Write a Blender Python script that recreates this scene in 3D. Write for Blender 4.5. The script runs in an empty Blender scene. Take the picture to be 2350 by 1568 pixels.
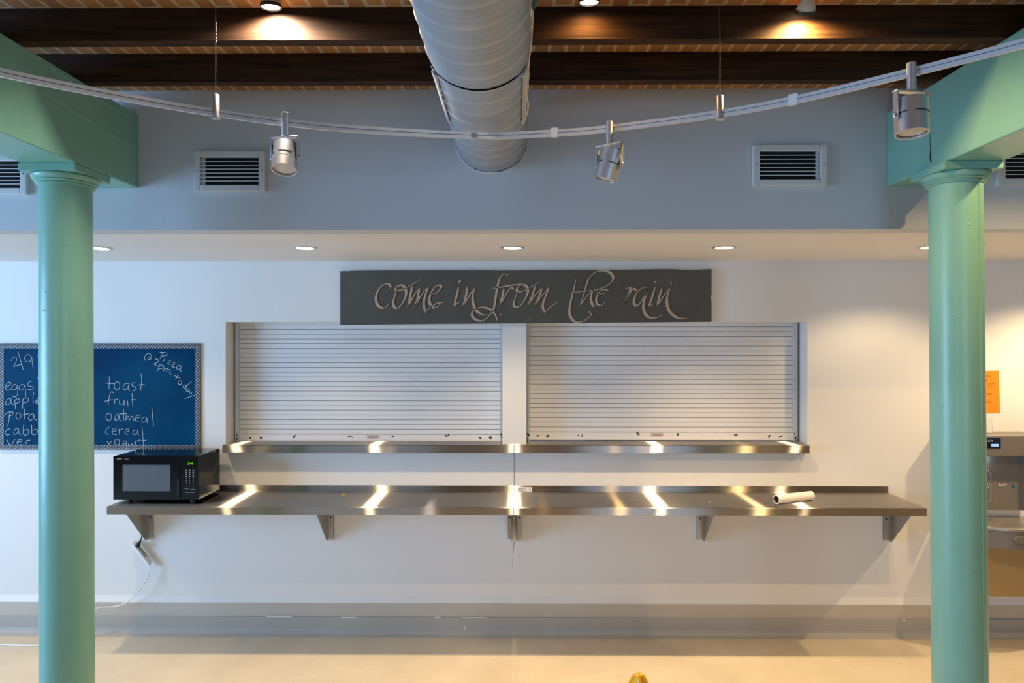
import bpy, bmesh, math, random
from mathutils import Vector, Matrix, Quaternion

random.seed(7)
sc = bpy.context.scene
COL = sc.collection

# ------------------------------------------------------------------ camera
F = 1567.0            # focal length in pixels of the 2350 x 1568 frame
PX0, HY = 1175.0, 790.0   # principal column, horizon row
CH = 1.917            # camera height
TH = math.atan(14.0 / F)
cam = bpy.data.cameras.new("camera")
cam.sensor_width = 36.0
cam.lens = F / 2350.0 * 36.0
cam.shift_y = (HY - 784.0) / 2350.0
cam.clip_start = 0.05
cam_o = bpy.data.objects.new("camera", cam)
COL.objects.link(cam_o)
cam_o.location = (0, 0, CH)
cam_o.rotation_euler = (math.pi / 2, 0, TH)
sc.camera = cam_o

# ------------------------------------------------------------------ world, exposure, daylight
sc.view_settings.view_transform = 'Standard'
sc.view_settings.look = 'None'
sc.view_settings.gamma = 1.0
sc.view_settings.exposure = 0.03
sc.view_settings.use_curve_mapping = False
w = bpy.data.worlds.new("world"); sc.world = w
w.use_nodes = True
bg = w.node_tree.nodes["Background"]
bg.inputs[0].default_value = (0.55, 0.72, 1.0, 1)
bg.inputs[1].default_value = 0.3


def aim(o, target):
    d = Vector(target) - o.location
    o.rotation_euler = d.to_track_quat('-Z', 'Y').to_euler()


def area(name, loc, target, sx, sy, power, color, spread=math.pi):
    l = bpy.data.lights.new(name, 'AREA')
    l.shape = 'RECTANGLE'; l.size = sx; l.size_y = sy
    l.energy = power; l.color = color; l.spread = spread
    o = bpy.data.objects.new(name, l); COL.objects.link(o)
    o.location = loc; aim(o, target)
    return o


# daylight through the windows of the room (left wall beside the counter, far wall behind the camera)
RX, RY = 6.5, -5.0
area("window_daylight_left", (-RX + 0.03, 1.3, 1.5), (0, 1.3, 1.5), 2.6, 2.0, 335, (0.31, 0.58, 1.0))
area("window_daylight_back_left", (-3.0, RY + 0.03, 1.5), (-3.0, 0, 1.5), 2.6, 2.0, 32, (0.42, 0.68, 1.0))
area("window_daylight_back_right", (2.4, RY + 0.03, 1.5), (2.4, 0, 1.5), 2.2, 2.0, 75, (0.46, 0.70, 1.0))


def spot(name, loc, target, power, color, angle, blend, radius, parent=None):
    l = bpy.data.lights.new(name, 'SPOT')
    l.energy = power; l.color = color; l.spot_size = math.radians(angle); l.spot_blend = blend
    l.shadow_soft_size = radius
    o = bpy.data.objects.new(name, l); COL.objects.link(o)
    o.location = loc; aim(o, target)
    if parent is not None:
        o.parent = parent
        o.matrix_parent_inverse = Matrix.Translation(parent.location).inverted() if parent.rotation_euler == (0, 0, 0) else parent.matrix_basis.inverted()
    return o


# ------------------------------------------------------------------ pixel -> world at depth Y
def W(px, py, Y):
    a = (px - PX0) / F
    c, s = math.cos(TH), math.sin(TH)
    dx = -s + c * a; dy = c + s * a; dz = (HY - py) / F
    t = Y / dy
    return Vector((dx * t, Y, CH + dz * t))


def X(px, Y): return W(px, HY, Y).x
def Z(py, Y): return CH + (HY - py) / F * Y


D = 4.515      # serving wall
DU = 3.28      # upper wall (bulkhead)
ZS = CH + 0.55     # soffit height
ZC = CH + 1.224    # brick ceiling height
ZJ = CH + 1.105    # joist underside


# ------------------------------------------------------------------ materials
def nt(name):
    m = bpy.data.materials.new(name); m.use_nodes = True
    t = m.node_tree
    return m, t, t.nodes["Principled BSDF"]


def simple(name, col, rough=0.5, metal=0.0, spec=0.5, bump=0.0, bscale=60.0, var=0.0, vscale=3.0, coat=0.0, emit=None, estr=0.0):
    m, t, b = nt(name)
    b.inputs["Base Color"].default_value = (*col, 1)
    b.inputs["Roughness"].default_value = rough
    b.inputs["Metallic"].default_value = metal
    b.inputs["Specular IOR Level"].default_value = spec
    b.inputs["Coat Weight"].default_value = coat
    b.inputs["Coat Roughness"].default_value = 0.08
    if emit:
        b.inputs["Emission Color"].default_value = (*emit, 1)
        b.inputs["Emission Strength"].default_value = estr
    if bump or var:
        tc = t.nodes.new("ShaderNodeTexCoord")
    if bump:
        n = t.nodes.new("ShaderNodeTexNoise"); n.inputs["Scale"].default_value = bscale; n.inputs["Detail"].default_value = 4
        t.links.new(tc.outputs["Object"], n.inputs["Vector"])
        bp = t.nodes.new("ShaderNodeBump"); bp.inputs["Strength"].default_value = bump; bp.inputs["Distance"].default_value = 0.01
        t.links.new(n.outputs["Fac"], bp.inputs["Height"])
        t.links.new(bp.outputs["Normal"], b.inputs["Normal"])
    if var:
        n2 = t.nodes.new("ShaderNodeTexNoise"); n2.inputs["Scale"].default_value = vscale; n2.inputs["Detail"].default_value = 5
        t.links.new(tc.outputs["Object"], n2.inputs["Vector"])
        r = t.nodes.new("ShaderNodeValToRGB")
        r.color_ramp.elements[0].position = 0.3; r.color_ramp.elements[1].position = 0.7
        r.color_ramp.elements[0].color = (*[c * (1 - var) for c in col], 1)
        r.color_ramp.elements[1].color = (*[min(1, c * (1 + var)) for c in col], 1)
        t.links.new(n2.outputs["Fac"], r.inputs["Fac"])
        t.links.new(r.outputs["Color"], b.inputs["Base Color"])
    return m


def emission(name, col, strength):
    m = bpy.data.materials.new(name); m.use_nodes = True
    t = m.node_tree; t.nodes.clear()
    o = t.nodes.new("ShaderNodeOutputMaterial"); e = t.nodes.new("ShaderNodeEmission")
    e.inputs[0].default_value = (*col, 1); e.inputs[1].default_value = strength
    t.links.new(e.outputs[0], o.inputs[0])
    return m


def brushed(name, col, rough, aniso, axis='X', rot=0.0, grough=0.33, ganiso=0.88):
    m, t, b = nt(name)
    b.inputs["Base Color"].default_value = (*col, 1)
    b.inputs["Metallic"].default_value = 1.0
    b.inputs["Roughness"].default_value = rough
    b.inputs["Anisotropic"].default_value = aniso
    b.inputs["Anisotropic Rotation"].default_value = rot
    tg = t.nodes.new("ShaderNodeTangent"); tg.direction_type = 'UV_MAP'; tg.uv_map = 'brush'
    t.links.new(tg.outputs[0], b.inputs["Tangent"])
    tc = t.nodes.new("ShaderNodeTexCoord")
    mp = t.nodes.new("ShaderNodeMapping"); mp.inputs["Scale"].default_value = (2.0, 260.0, 260.0)
    n = t.nodes.new("ShaderNodeTexNoise"); n.inputs["Scale"].default_value = 1.0; n.inputs["Detail"].default_value = 3
    t.links.new(tc.outputs["Object"], mp.inputs[0]); t.links.new(mp.outputs[0], n.inputs["Vector"])
    r = t.nodes.new("ShaderNodeMapRange"); r.inputs[3].default_value = rough * 0.8; r.inputs[4].default_value = rough * 1.25
    t.links.new(n.outputs["Fac"], r.inputs[0]); t.links.new(r.outputs[0], b.inputs["Roughness"])
    g = t.nodes.new("ShaderNodeBsdfAnisotropic"); g.distribution = 'BECKMANN'
    g.inputs["Color"].default_value = (*col, 1)
    g.inputs["Roughness"].default_value = grough; g.inputs["Anisotropy"].default_value = ganiso
    t.links.new(tg.outputs[0], g.inputs["Tangent"])
    ms = t.nodes.new("ShaderNodeMixShader"); ms.inputs[0].default_value = 0.3
    t.links.new(g.outputs[0], ms.inputs[1]); t.links.new(b.outputs[0], ms.inputs[2])
    t.links.new(ms.outputs[0], t.nodes["Material Output"].inputs["Surface"])
    return m


M = {}
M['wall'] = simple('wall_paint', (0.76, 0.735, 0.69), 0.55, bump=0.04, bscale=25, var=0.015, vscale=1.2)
M['wall_up'] = simple('wall_paint_shaded', (0.56, 0.58, 0.60), 0.6, bump=0.04, bscale=20, var=0.02, vscale=1.0)  # shaded bluish copy of the wall paint, dimness put into the colour
M['room'] = simple('room_brick_paint', (0.34, 0.24, 0.17), 0.8, var=0.1)
M['soffit'] = simple('soffit_paint', (0.80, 0.775, 0.74), 0.6, var=0.02)
M['green'] = simple('mint_green_paint', (0.21, 0.45, 0.355), 0.32, bump=0.12, bscale=14, var=0.04, vscale=4)
M['base_hi'] = simple('grey_beige_baseboard_paint', (0.50, 0.45, 0.37), 0.5, var=0.03)
M['base_lo'] = simple('grey_cove_base', (0.40, 0.37, 0.32), 0.45, var=0.05)
M['steel'] = brushed('brushed_steel', (0.46, 0.43, 0.405), 0.25, 1.0, 'X', 0.25)
M['steel_side'] = simple('sheet_steel', (0.45, 0.43, 0.40), 0.38, metal=1.0)
M['alum'] = simple('satin_aluminium', (0.62, 0.62, 0.64), 0.42, metal=1.0)
M['rail'] = simple('anodised_rail', (0.62, 0.62, 0.63), 0.4, metal=0.3)
M['shutter'] = simple('shutter_slat_paint', (0.74, 0.715, 0.69), 0.42, var=0.02, vscale=2)
M['shutter_groove'] = simple('shutter_groove', (0.13, 0.12, 0.115), 0.7)
M['guide'] = simple('guide_paint', (0.55, 0.56, 0.55), 0.45)
M['rust'] = simple('rust', (0.06, 0.025, 0.012), 0.9)
M['black'] = simple('black_plastic', (0.012, 0.012, 0.014), 0.25)
M['black_gloss'] = simple('black_gloss', (0.004, 0.005, 0.007), 0.07, spec=0.4)
M['black_rubber'] = simple('black_rubber', (0.012, 0.011, 0.014), 0.6)
M['void'] = simple('void_shade', (0.006, 0.006, 0.008), 0.9)  # near-black base colour carries the shade inside openings
M['white'] = simple('white_plastic', (0.78, 0.77, 0.75), 0.4)
M['paper_white'] = simple('white_paper', (0.82, 0.79, 0.76), 0.7)
M['cardboard'] = simple('grey_cardboard', (0.22, 0.17, 0.12), 0.85)
M['vent'] = simple('vent_paint', (0.64, 0.64, 0.63), 0.45)
M['sign'] = simple('sign_board_paint', (0.070, 0.066, 0.052), 0.6, var=0.08, vscale=5)
M['letters'] = simple('tan_letter_paint', (0.46, 0.33, 0.235), 0.6)
M['chalk'] = simple('chalk', (0.44, 0.50, 0.55), 0.9)
M['orange'] = simple('orange_paper', (0.85, 0.23, 0.005), 0.7)
M['ink'] = simple('black_ink', (0.02, 0.012, 0.01), 0.8)
M['red_ink'] = simple('red_ink', (0.45, 0.03, 0.04), 0.6)
M['yellow'] = simple('yellow_plastic', (0.92, 0.47, 0.002), 0.4)
M['duct'] = simple('galvanised_duct', (0.37, 0.405, 0.45), 0.42, metal=0.4, var=0.06, vscale=9)
M['gap_shade'] = simple('gap_shade', (0.03, 0.03, 0.035), 0.8)  # dark colour painted for the shade in gaps and slots
M['lens'] = simple('frosted_lens', (0.62, 0.53, 0.43), 0.35)
M['bulb_back'] = simple('white_bulb_body', (0.7, 0.68, 0.64), 0.3)
M['dark_ring'] = simple('dark_lamp_ring', (0.03, 0.026, 0.022), 0.5)
M['wire_grey'] = simple('grey_steel_wire', (0.13, 0.13, 0.135), 0.6)
M['wood'] = None
M['fount'] = simple('grey_fountain_panel', (0.20, 0.18, 0.16), 0.42, metal=0.3)
M['fount_light'] = simple('stainless_fountain', (0.60, 0.55, 0.48), 0.3, metal=0.9)
M['fount_shaded'] = simple('shade_browned_cabinet', (0.38, 0.25, 0.10), 0.55, metal=0.0)  # brown base colour holds the shade from the basin above
M['screen_dark'] = simple('display_glass', (0.006, 0.012, 0.03), 0.1)
M['lcd'] = emission('lit_lcd', (0.45, 0.66, 1.0), 1.0)
M['led_green'] = emission('green_led', (0.5, 1.0, 0.05), 1.2)
M['clock'] = emission('clock_digits', (0.25, 1.0, 0.02), 0.9)
M['blue_drop'] = simple('blue_logo', (0.01, 0.09, 0.25), 0.4)
M['grey_text'] = simple('pale_grey_print', (0.50, 0.49, 0.47), 0.6)
M['window_mw'] = simple('microwave_window_mesh', (0.10, 0.115, 0.13), 0.22)
M['tape'] = simple('clear_tape', (0.7, 0.72, 0.73), 0.3)
M['crumb'] = simple('crumb', (0.75, 0.66, 0.45), 0.9)
M['crack'] = simple('grey_caulk', (0.32, 0.33, 0.33), 0.7)
M['dark_green'] = simple('dark_green_sleeve', (0.02, 0.07, 0.06), 0.6)
M['wire'] = simple('cream_wire', (0.66, 0.56, 0.42), 0.5)
M['ledglow'] = emission('downlight_glow', (1.0, 0.88, 0.70), 18.0)

M['sky_pane'] = emission('daylit_pane', (0.30, 0.45, 1.0), 1.6)
# glass
m, t, b = nt('clear_cup_plastic')
b.inputs["Base Color"].default_value = (0.98, 0.98, 0.97, 1); b.inputs["Roughness"].default_value = 0.05
b.inputs["Transmission Weight"].default_value = 1.0; b.inputs["IOR"].default_value = 1.25
M['glass'] = m

# dark timber
m, t, b = nt('dark_timber')
tc = t.nodes.new("ShaderNodeTexCoord"); mp = t.nodes.new("ShaderNodeMapping")
mp.inputs["Scale"].default_value = (1.2, 9, 16)
n = t.nodes.new("ShaderNodeTexNoise"); n.inputs["Scale"].default_value = 3.0; n.inputs["Detail"].default_value = 8
r = t.nodes.new("ShaderNodeValToRGB")
r.color_ramp.elements[0].color = (0.016, 0.007, 0.003, 1); r.color_ramp.elements[1].color = (0.060, 0.026, 0.010, 1)
r.color_ramp.elements[0].position = 0.3; r.color_ramp.elements[1].position = 0.75
t.links.new(tc.outputs["Object"], mp.inputs[0]); t.links.new(mp.outputs[0], n.inputs["Vector"])
t.links.new(n.outputs["Fac"], r.inputs["Fac"]); t.links.new(r.outputs["Color"], b.inputs["Base Color"])
bp = t.nodes.new("ShaderNodeBump"); bp.inputs["Strength"].default_value = 0.3; bp.inputs["Distance"].default_value = 0.01
t.links.new(n.outputs["Fac"], bp.inputs["Height"]); t.links.new(bp.outputs["Normal"], b.inputs["Normal"])
b.inputs["Roughness"].default_value = 0.7; b.inputs["Specular IOR Level"].default_value = 0.2
M['wood'] = m

# brick ceiling: bricks run front to back
m, t, b = nt('brick_ceiling')
tc = t.nodes.new("ShaderNodeTexCoord"); sp = t.nodes.new("ShaderNodeSeparateXYZ"); cb = t.nodes.new("ShaderNodeCombineXYZ")
t.links.new(tc.outputs["Object"], sp.inputs[0])
t.links.new(sp.outputs["Y"], cb.inputs["X"]); t.links.new(sp.outputs["X"], cb.inputs["Y"])
nz = t.nodes.new("ShaderNodeTexNoise"); nz.inputs["Scale"].default_value = 14
t.links.new(tc.outputs["Object"], nz.inputs["Vector"])
vm = t.nodes.new("ShaderNodeVectorMath"); vm.operation = 'SCALE'; vm.inputs["Scale"].default_value = 0.012
t.links.new(nz.outputs["Color"], vm.inputs[0])
va = t.nodes.new("ShaderNodeVectorMath"); va.operation = 'ADD'
t.links.new(cb.outputs[0], va.inputs[0]); t.links.new(vm.outputs[0], va.inputs[1])
bk = t.nodes.new("ShaderNodeTexBrick")
bk.inputs["Color1"].default_value = (0.44, 0.19, 0.05, 1); bk.inputs["Color2"].default_value = (0.28, 0.125, 0.04, 1)
bk.inputs["Mortar"].default_value = (0.50, 0.36, 0.22, 1)
bk.inputs["Scale"].default_value = 1.0; bk.inputs["Mortar Size"].default_value = 0.007
bk.inputs["Brick Width"].default_value = 0.215; bk.inputs["Row Height"].default_value = 0.068
t.links.new(va.outputs[0], bk.inputs["Vector"]); t.links.new(bk.outputs["Color"], b.inputs["Base Color"])
b.inputs["Roughness"].default_value = 0.85
M['brick'] = m

# floor
m, t, b = nt('painted_concrete_floor')
tc = t.nodes.new("ShaderNodeTexCoord")
n = t.nodes.new("ShaderNodeTexNoise"); n.inputs["Scale"].default_value = 2.2; n.inputs["Detail"].default_value = 9; n.inputs["Roughness"].default_value = 0.65
t.links.new(tc.outputs["Object"], n.inputs["Vector"])
r = t.nodes.new("ShaderNodeValToRGB")
r.color_ramp.elements[0].position = 0.3; r.color_ramp.elements[1].position = 0.65
r.color_ramp.elements[0].color = (0.60, 0.50, 0.36, 1); r.color_ramp.elements[1].color = (0.70, 0.60, 0.44, 1)
t.links.new(n.outputs["Fac"], r.inputs["Fac"])
v = t.nodes.new("ShaderNodeTexNoise"); v.inputs["Scale"].default_value = 55; v.inputs["Detail"].default_value = 3
mpv = t.nodes.new("ShaderNodeMapping"); mpv.inputs["Scale"].default_value = (0.6, 1.3, 1)
t.links.new(tc.outputs["Object"], mpv.inputs[0]); t.links.new(mpv.outputs[0], v.inputs["Vector"])
r2 = t.nodes.new("ShaderNodeValToRGB"); r2.color_ramp.elements[0].position = 0.70; r2.color_ramp.elements[1].position = 0.78
t.links.new(v.outputs["Fac"], r2.inputs["Fac"])
mx = t.nodes.new("ShaderNodeMix"); mx.data_type = 'RGBA'
t.links.new(r2.outputs["Color"], mx.inputs[0])
t.links.new(r.outputs["Color"], mx.inputs[6]); mx.inputs[7].default_value = (0.28, 0.21, 0.12, 1)
t.links.new(mx.outputs[2], b.inputs["Base Color"])
b.inputs["Roughness"].default_value = 0.42
M['floor'] = m

# chalkboard paint
m, t, b = nt('blue_chalkboard')
tc = t.nodes.new("ShaderNodeTexCoord")
n = t.nodes.new("ShaderNodeTexNoise"); n.inputs["Scale"].default_value = 2.4; n.inputs["Detail"].default_value = 7
t.links.new(tc.outputs["Object"], n.inputs["Vector"])
r = t.nodes.new("ShaderNodeValToRGB")
r.color_ramp.elements[0].position = 0.3; r.color_ramp.elements[1].position = 0.75
r.color_ramp.elements[0].color = (0.0, 0.028, 0.085, 1); r.color_ramp.elements[1].color = (0.001, 0.060, 0.14, 1)
t.links.new(n.outputs["Fac"], r.inputs["Fac"]); t.links.new(r.outputs["Color"], b.inputs["Base Color"])
b.inputs["Roughness"].default_value = 0.55; b.inputs["Specular IOR Level"].default_value = 0.05
M['board'] = m


# lattice border of the chalkboard
m, t, b = nt('lattice_border')
tc = t.nodes.new("ShaderNodeTexCoord"); sp = t.nodes.new("ShaderNodeSeparateXYZ")
t.links.new(tc.outputs["Object"], sp.inputs[0])
def mth(op, a, bb=None):
    q = t.nodes.new("ShaderNodeMath"); q.operation = op
    for i, vv in enumerate((a, bb)):
        if vv is None: continue
        if isinstance(vv, (int, float)): q.inputs[i].default_value = vv
        else: t.links.new(vv, q.inputs[i])
    return q.outputs[0]
P = 0.0193
def tri(vv):
    f = mth('FRACT', mth('MULTIPLY', vv, 1 / P))
    return mth('ABSOLUTE', mth('SUBTRACT', f, 0.5))
u1 = tri(mth('ADD', sp.outputs["X"], sp.outputs["Z"])); u2 = tri(mth('SUBTRACT', sp.outputs["X"], sp.outputs["Z"]))
mm = mth('LESS_THAN', mth('MAXIMUM', u1, u2), 0.25)
mx = t.nodes.new("ShaderNodeMix"); mx.data_type = 'RGBA'
t.links.new(mm, mx.inputs[0]); mx.inputs[6].default_value = (0.025, 0.03, 0.045, 1); mx.inputs[7].default_value = (0.42, 0.42, 0.42, 1)
t.links.new(mx.outputs[2], b.inputs["Base Color"]); b.inputs["Roughness"].default_value = 0.6
M['lattice'] = m


# ------------------------------------------------------------------ mesh helpers
class MB:
    def __init__(self):
        self.v = []; self.f = []; self.mi = []; self.smooth = []

    def _add(self, vs, fs, mi=0, smooth=False):
        o = len(self.v)
        self.v += [tuple(x) for x in vs]
        for f in fs:
            self.f.append([i + o for i in f]); self.mi.append(mi); self.smooth.append(smooth)

    def box(self, x0, x1, y0, y1, z0, z1, mi=0):
        vs = [(x, y, z) for x in (x0, x1) for y in (y0, y1) for z in (z0, z1)]
        self._add(vs, [(0, 1, 3, 2), (4, 6, 7, 5), (0, 4, 5, 1), (2, 3, 7, 6), (0, 2, 6, 4), (1, 5, 7, 3)], mi)
        return self

    def obox(self, c, ax, ay, az, sx, sy, sz, mi=0):
        c = Vector(c); ax = Vector(ax).normalized(); ay = Vector(ay).normalized(); az = Vector(az).normalized()
        vs = [c + ax * (sx * i / 2) + ay * (sy * j / 2) + az * (sz * k / 2) for i in (-1, 1) for j in (-1, 1) for k in (-1, 1)]
        self._add(vs, [(0, 1, 3, 2), (4, 6, 7, 5), (0, 4, 5, 1), (2, 3, 7, 6), (0, 2, 6, 4), (1, 5, 7, 3)], mi)
        return self

    def prism(self, pts, off, mi=0, smooth=False):
        """closed 3-D polygon extruded by vector off"""
        n = len(pts); off = Vector(off)
        a = [Vector(p) for p in pts]; b = [p + off for p in a]
        self._add(a + b, [tuple(range(n - 1, -1, -1)), tuple(range(n, 2 * n))], mi)
        o = len(self.v) - 2 * n
        for i in range(n):
            j = (i + 1) % n
            self.f.append([o + i, o + j, o + n + j, o + n + i]); self.mi.append(mi); self.smooth.append(smooth)
        return self

    def lathe(self, prof, c=(0, 0, 0), axis=(0, 0, 1), seg=40, mi=0, smooth=True, ref=None, caps=True):
        """prof: list of (r, t) along axis"""
        c = Vector(c); az = Vector(axis).normalized()
        ax = az.orthogonal().normalized() if ref is None else Vector(ref).normalized()
        ay = az.cross(ax)
        vs = []
        for r, tt in prof:
            for k in range(seg):
                a = 2 * math.pi * k / seg
                vs.append(c + az * tt + (ax * math.cos(a) + ay * math.sin(a)) * r)
        fs = []
        for i in range(len(prof) - 1):
            for k in range(seg):
                k2 = (k + 1) % seg
                fs.append((i * seg + k, i * seg + k2, (i + 1) * seg + k2, (i + 1) * seg + k))
        self._add(vs, fs, mi, smooth)
        o = len(self.v) - len(vs)
        if caps:
            if prof[0][0] > 1e-6:
                self.f.append([o + k for k in range(seg - 1, -1, -1)]); self.mi.append(mi); self.smooth.append(False)
            if prof[-1][0] > 1e-6:
                q = o + (len(prof) - 1) * seg
                self.f.append([q + k for k in range(seg)]); self.mi.append(mi); self.smooth.append(False)
        return self

    def tube(self, pts, r, seg=10, mi=0):
        pts = [Vector(p) for p in pts]
        rs = r if isinstance(r, (list, tuple)) else [r] * len(pts)
        vs = []; n = len(pts)
        nrm = None
        for i, p in enumerate(pts):
            tdir = (pts[min(i + 1, n - 1)] - pts[max(i - 1, 0)]).normalized()
            if nrm is None:
                nrm = tdir.orthogonal().normalized()
            nrm = (nrm - tdir * nrm.dot(tdir)).normalized()
            bn = tdir.cross(nrm)
            for k in range(seg):
                a = 2 * math.pi * k / seg
                vs.append(p + (nrm * math.cos(a) + bn * math.sin(a)) * rs[i])
        fs = []
        for i in range(n - 1):
            for k in range(seg):
                k2 = (k + 1) % seg
                fs.append((i * seg + k, i * seg + k2, (i + 1) * seg + k2, (i + 1) * seg + k))
        self._add(vs, fs, mi, True)
        o = len(self.v) - len(vs)
        self.f.append([o + k for k in range(seg - 1, -1, -1)]); self.mi.append(mi); self.smooth.append(False)
        q = o + (n - 1) * seg
        self.f.append([q + k for k in range(seg)]); self.mi.append(mi); self.smooth.append(False)
        return self

    def build(self, name, mats, parent=None, bevel=0.0, bseg=2):
        me = bpy.data.meshes.new(name)
        base = Vector(parent_world(parent)) if parent is not None else Vector((0, 0, 0))
        me.from_pydata([tuple(Vector(v) - base) for v in self.v], [], self.f)
        if not isinstance(mats, (list, tuple)): mats = [mats]
        for mm_ in mats: me.materials.append(mm_)
        for p, mi, s in zip(me.polygons, self.mi, self.smooth):
            p.material_index = mi; p.use_smooth = s
        bm = bmesh.new(); bm.from_mesh(me)
        bmesh.ops.recalc_face_normals(bm, faces=bm.faces)
        bm.to_mesh(me); bm.free()
        if any(self.smooth): me.set_sharp_from_angle(angle=math.radians(38))
        if any(mm_ and mm_.name.startswith('brushed') for mm_ in mats):
            uv = me.uv_layers.new(name='brush')
            for lp in me.loops:
                co = me.vertices[lp.vertex_index].co
                uv.data[lp.index].uv = (co.x, co.y + co.z)
        me.update()
        o = bpy.data.objects.new(name, me); COL.objects.link(o)
        if parent is not None: o.parent = parent
        if bevel:
            md = o.modifiers.new("bevel", 'BEVEL'); md.width = bevel; md.segments = bseg
            md.limit_method = 'ANGLE'; md.angle_limit = math.radians(40)
        return o


def parent_world(p):
    v = Vector(p.location)
    while p.parent is not None:
        p = p.parent; v = v + p.location
    return v


def tag(o, label, cat, group=None, kind=None):
    o['label'] = label; o['category'] = cat
    if group: o['group'] = group
    if kind: o['kind'] = kind
    return o


def thing(name, loc, label, cat, group=None, kind='thing'):
    o = bpy.data.objects.new(name, None); COL.objects.link(o)
    o.empty_display_size = 0.1
    o.location = loc
    return tag(o, label, cat, group, kind)


def struct(o, label=None, cat=None):
    o['kind'] = 'structure'
    if label: o['label'] = label
    if cat: o['category'] = cat
    return o


def copy_tree(o, parent=None):
    c = o.copy(); COL.objects.link(c)
    if parent is not None:
        c.parent = parent
    for ch in [k for k in bpy.data.objects if k.parent == o]:
        copy_tree(ch, c)
    return c


def smooth_path(pts, n=6):
    """Catmull-Rom through 2-D / 3-D points"""
    pts = [Vector(p) for p in pts]
    if len(pts) < 3: 
        return [pts[0].lerp(pts[-1], k / 4) for k in range(5)] if len(pts) == 2 else pts
    out = []
    for i in range(len(pts) - 1):
        p0 = pts[max(i - 1, 0)]; p1 = pts[i]; p2 = pts[i + 1]; p3 = pts[min(i + 2, len(pts) - 1)]
        for k in range(n):
            s = k / n
            out.append(0.5 * ((2 * p1) + (p2 - p0) * s + (2 * p0 - 5 * p1 + 4 * p2 - p3) * s * s + (3 * p1 - p0 - 3 * p2 + p3) * s ** 3))
    out.append(pts[-1])
    return out


def text_mb(mb, s, size, origin, ux, uz, un, depth=0.0006, mi=0, align='LEFT'):
    """lettering laid on a plane: origin = baseline start, ux = along the text, uz = up, un = out of the plane"""
    cu = bpy.data.curves.new("lettering_source", 'FONT'); cu.body = s; cu.size = size; cu.align_x = align
    cu.extrude = depth / 2; cu.resolution_u = 2
    tmp = bpy.data.objects.new("lettering_source", cu); COL.objects.link(tmp)
    dg = bpy.context.evaluated_depsgraph_get()
    me = bpy.data.meshes.new_from_object(tmp.evaluated_get(dg))
    ux = Vector(ux).normalized(); uz = Vector(uz).normalized(); un = Vector(un).normalized(); origin = Vector(origin)
    vs = [origin + ux * v.co.x + uz * v.co.y + un * (v.co.z + depth / 2) for v in me.vertices]
    mb._add(vs, [tuple(p.vertices) for p in me.polygons], mi)
    bpy.data.objects.remove(tmp); bpy.data.curves.remove(cu); bpy.data.meshes.remove(me)


# ================================================================== SETTING
XL, XR = -RX, RX
struct(MB().box(XL, XR, RY, D + 0.6, -0.1, 0.0).build('floor', M['floor']), 'cream painted concrete floor', 'floor')

# serving wall with two shutter openings
ox0, ox1 = X(518, D), X(1153, D)       # left opening
px0, px1 = X(1208, D), X(1853, D)      # right opening (pillar between)
oz0, oz1 = Z(1022, D) - 0.02, Z(739, D)
WT = 0.30
wb = MB()
wb.box(XL, ox0, D, D + WT, 0, ZS + 0.02)
wb.box(px1, XR, D, D + WT, 0, ZS + 0.02)
wb.box(ox0, px1, D, D + WT, oz1, ZS + 0.02)
wb.box(ox0, px1, D, D + WT, 0, oz0)
wb.box(ox1, px0, D, D + WT, oz0, oz1)
wall_back = struct(wb.build('wall_back', M['wall']), 'cream serving wall with two shuttered openings', 'wall')
# caulk seam and hairline crack in the wall under the pillar
cr = MB()
sx = X(1180, D)
cr.box(sx - 0.0035, sx + 0.0035, D - 0.0015, D + 0.001, Z(1117, D), Z(1040, D))
cr.build('caulk_seam', M['crack'], wall_back)
cr = MB()
cpts = smooth_path([W(1180, 1242, D - 0.0008), W(1178, 1260, D - 0.0008), W(1177, 1280, D - 0.0008), W(1176, 1305, D - 0.0008)], 4)
cr.tube(cpts, [0.0022 * (1 - k / len(cpts)) + 0.0003 for k in range(len(cpts))], 6)
cr.build('crack', M['crack'], wall_back)

# sloped ledge and base
z0, z1, z2, z3 = 0.252, 0.207, 0.118, 0.030
tr = MB()
tr.prism([(XL, D + 0.001, z0), (XL, D - 0.016, z1), (XL, D + 0.001, z1)], (XR - XL, 0, 0))
struct(tr.build('trim_1', M['wall']), 'thin sloped white ledge above the baseboard', 'trim')
bb = MB()
bb.prism([(XL, D + 0.001, z1), (XL, D - 0.018, z1), (XL, D - 0.018, z2), (XL, D + 0.001, z2)], (XR - XL, 0, 0), 0)
prof = [(XL, D + 0.001, z2), (XL, D - 0.026, z2), (XL, D - 0.026, z3 + 0.01), (XL, D - 0.030, z3 * 0.8), (XL, D - 0.040, z3 * 0.35), (XL, D - 0.062, 0.0005), (XL, D + 0.001, 0.0005)]
bb.prism(prof, (XR - XL, 0, 0), 1)
base_o = struct(bb.build('baseboard_back', [M['base_hi'], M['base_lo']]), 'grey beige two step cove base', 'baseboard')
# chips of white paint on the base
for px, py, wpx, hpx in ((1067, 1443, 1.6, 14), (2075, 1424, 3, 6), (800, 1418, 34, 3), (1090, 1418, 56, 2), (1005, 1417, 14, 2), (640, 1416, 60, 1.5)):
    c = W(px, py, D - 0.0265)
    cb_ = MB(); cb_.box(c.x - wpx / 694, c.x + wpx / 694, D - 0.0272, D - 0.0255, c.z - hpx / 694, c.z + hpx / 694)
    cb_.build('paint_chip', M['wall'], base_o)

# bulkhead: upper wall and soffit
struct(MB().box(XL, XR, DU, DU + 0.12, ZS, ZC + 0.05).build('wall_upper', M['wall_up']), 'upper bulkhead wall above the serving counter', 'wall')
struct(MB().box(XL, XR, DU + 0.12, D + WT, ZS, ZS + 0.1).build('soffit', M['soffit']), 'beige soffit over the counter', 'ceiling')
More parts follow.
